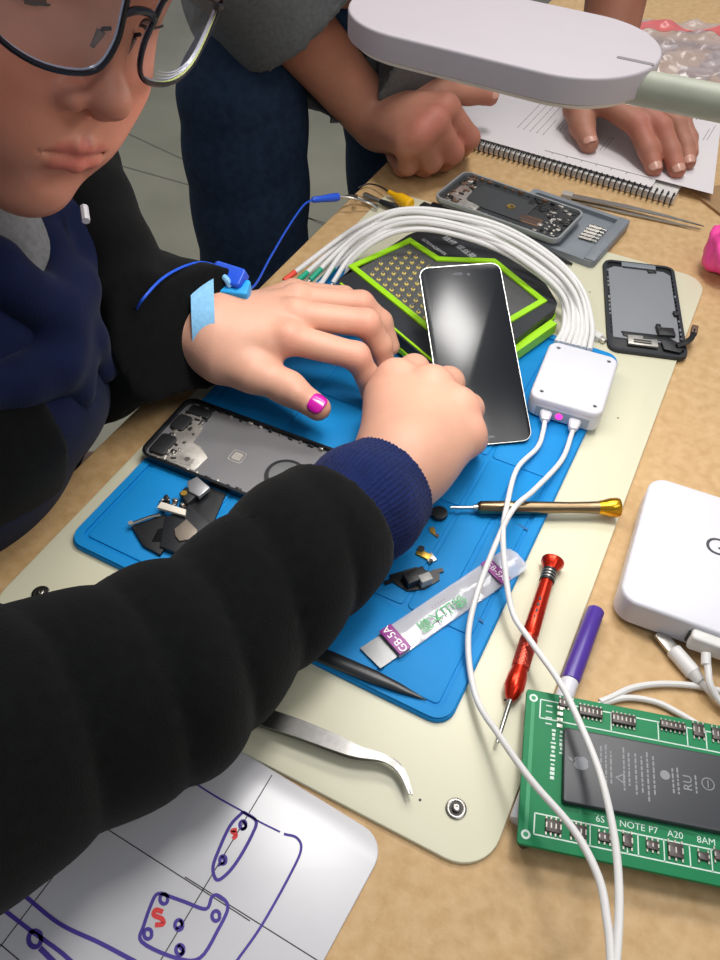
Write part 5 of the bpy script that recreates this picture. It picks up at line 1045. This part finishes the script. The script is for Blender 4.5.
lo, hi = je.box(); mesh_np('jeans', [surf(jeans, lo-6, hi+6, 6)], [m_jean], man)
hr2 = SD().ell(H2+V3(-12, 5, 70), (98, 86, 100), None, 10); hr2.ell(H2+V3(90, -30, 20), (70, 80, 80), None, 10, True)
lo, hi = hr2.box(); mesh_np('hair', [surf(hr2.ev, lo, hi, 6)], [mat('brown_hair', '#3a2a20', .6, var=.3, vscale=100)], man)
# ---------------------------------------------------------------- light
W = bpy.data.worlds.new('World'); bpy.context.scene.world = W; W.use_nodes = True
bg_ = W.node_tree.nodes['Background']; bg_.inputs[0].default_value = (.86, .93, 1, 1); bg_.inputs[1].default_value = .27
def area(name, loc, size, power, col, tgt=None, shape='RECTANGLE', sy=None):
    l = bpy.data.lights.new(name, 'AREA'); l.energy = power; l.color = col; l.shape = shape; l.size = size; l.size_y = sy or size
    o = bpy.data.objects.new(name, l); COL.objects.link(o); o.location = loc
    if tgt is not None: o.rotation_euler = (Vector(tgt)-Vector(loc)).to_track_quat('-Z', 'Y').to_euler()
    return o
c, n = math.cos(fl_.a), math.sin(fl_.a); lx, ly = LAMPC
lw = (fl_.o[0]+(lx*c-ly*n)*.001, fl_.o[1]+(lx*n+ly*c)*.001, TZ+(LZ-15)*.001)
o = area('lamp_light', lw, .26, .62, (1, .96, .9), None, 'RECTANGLE', .06); o.rotation_euler = (0, 0, fl_.a)
area('ceiling_panel', (.5, 1.9, 3.0), 1.2, 16, (1, .97, .93), (.1, .6, .75), 'RECTANGLE', .5)
area('ceiling_panel', (-1.3, 2.4, 3.0), 1.2, 8, (1, .97, .93), (-.1, .8, .5), 'RECTANGLE', .5)
area('ceiling_panel', (1.0, -.5, 3.0), 1.2, 8, (1, .98, .95), (.1, .4, .75), 'RECTANGLE', .5)
_q = Pd(436, 296, .6); _q = Vector(P(436, 296, 60)); _n = PH.to_3x3() @ Vector((0, 0, 1)); _d = Vector(ray(436, 296)).normalized(); _r = _d-2*_d.dot(_n)*_n
_t = (2.25-_q.z)/_r.z; print('mirror dir', _r, 'panel', _q+_r*_t); _pp = _q+_r*_t
area('ceiling_panel', (_pp.x, _pp.y, _pp.z+TZ), .62, 20, (1, .98, .95), (_q.x, _q.y, TZ), 'RECTANGLE', .4)
# ---------------------------------------------------------------- camera
cd = bpy.data.cameras.new('camera'); cam = bpy.data.objects.new('camera', cd); COL.objects.link(cam)
cd.sensor_fit = 'VERTICAL'; cd.sensor_height = 24; cd.lens = FPX/960*24; cd.clip_start = .02
R_ = Matrix(((RT[0], UP[0], -FW[0]), (RT[1], UP[1], -FW[1]), (RT[2], UP[2], -FW[2]))).to_4x4()
cam.matrix_world = Matrix.Translation((0, 0, CAMH+TZ)) @ R_
S = bpy.context.scene; S.camera = cam
vs_ = S.view_settings; vs_.view_transform = 'Standard'; vs_.look = 'None'; vs_.gamma = 1; vs_.use_curve_mapping = False; vs_.exposure = 0.2
S.cycles.max_bounces = 6; S.cycles.use_denoising = True; S.cycles.sample_clamp_indirect = 6; S.cycles.transparent_max_bounces = 12
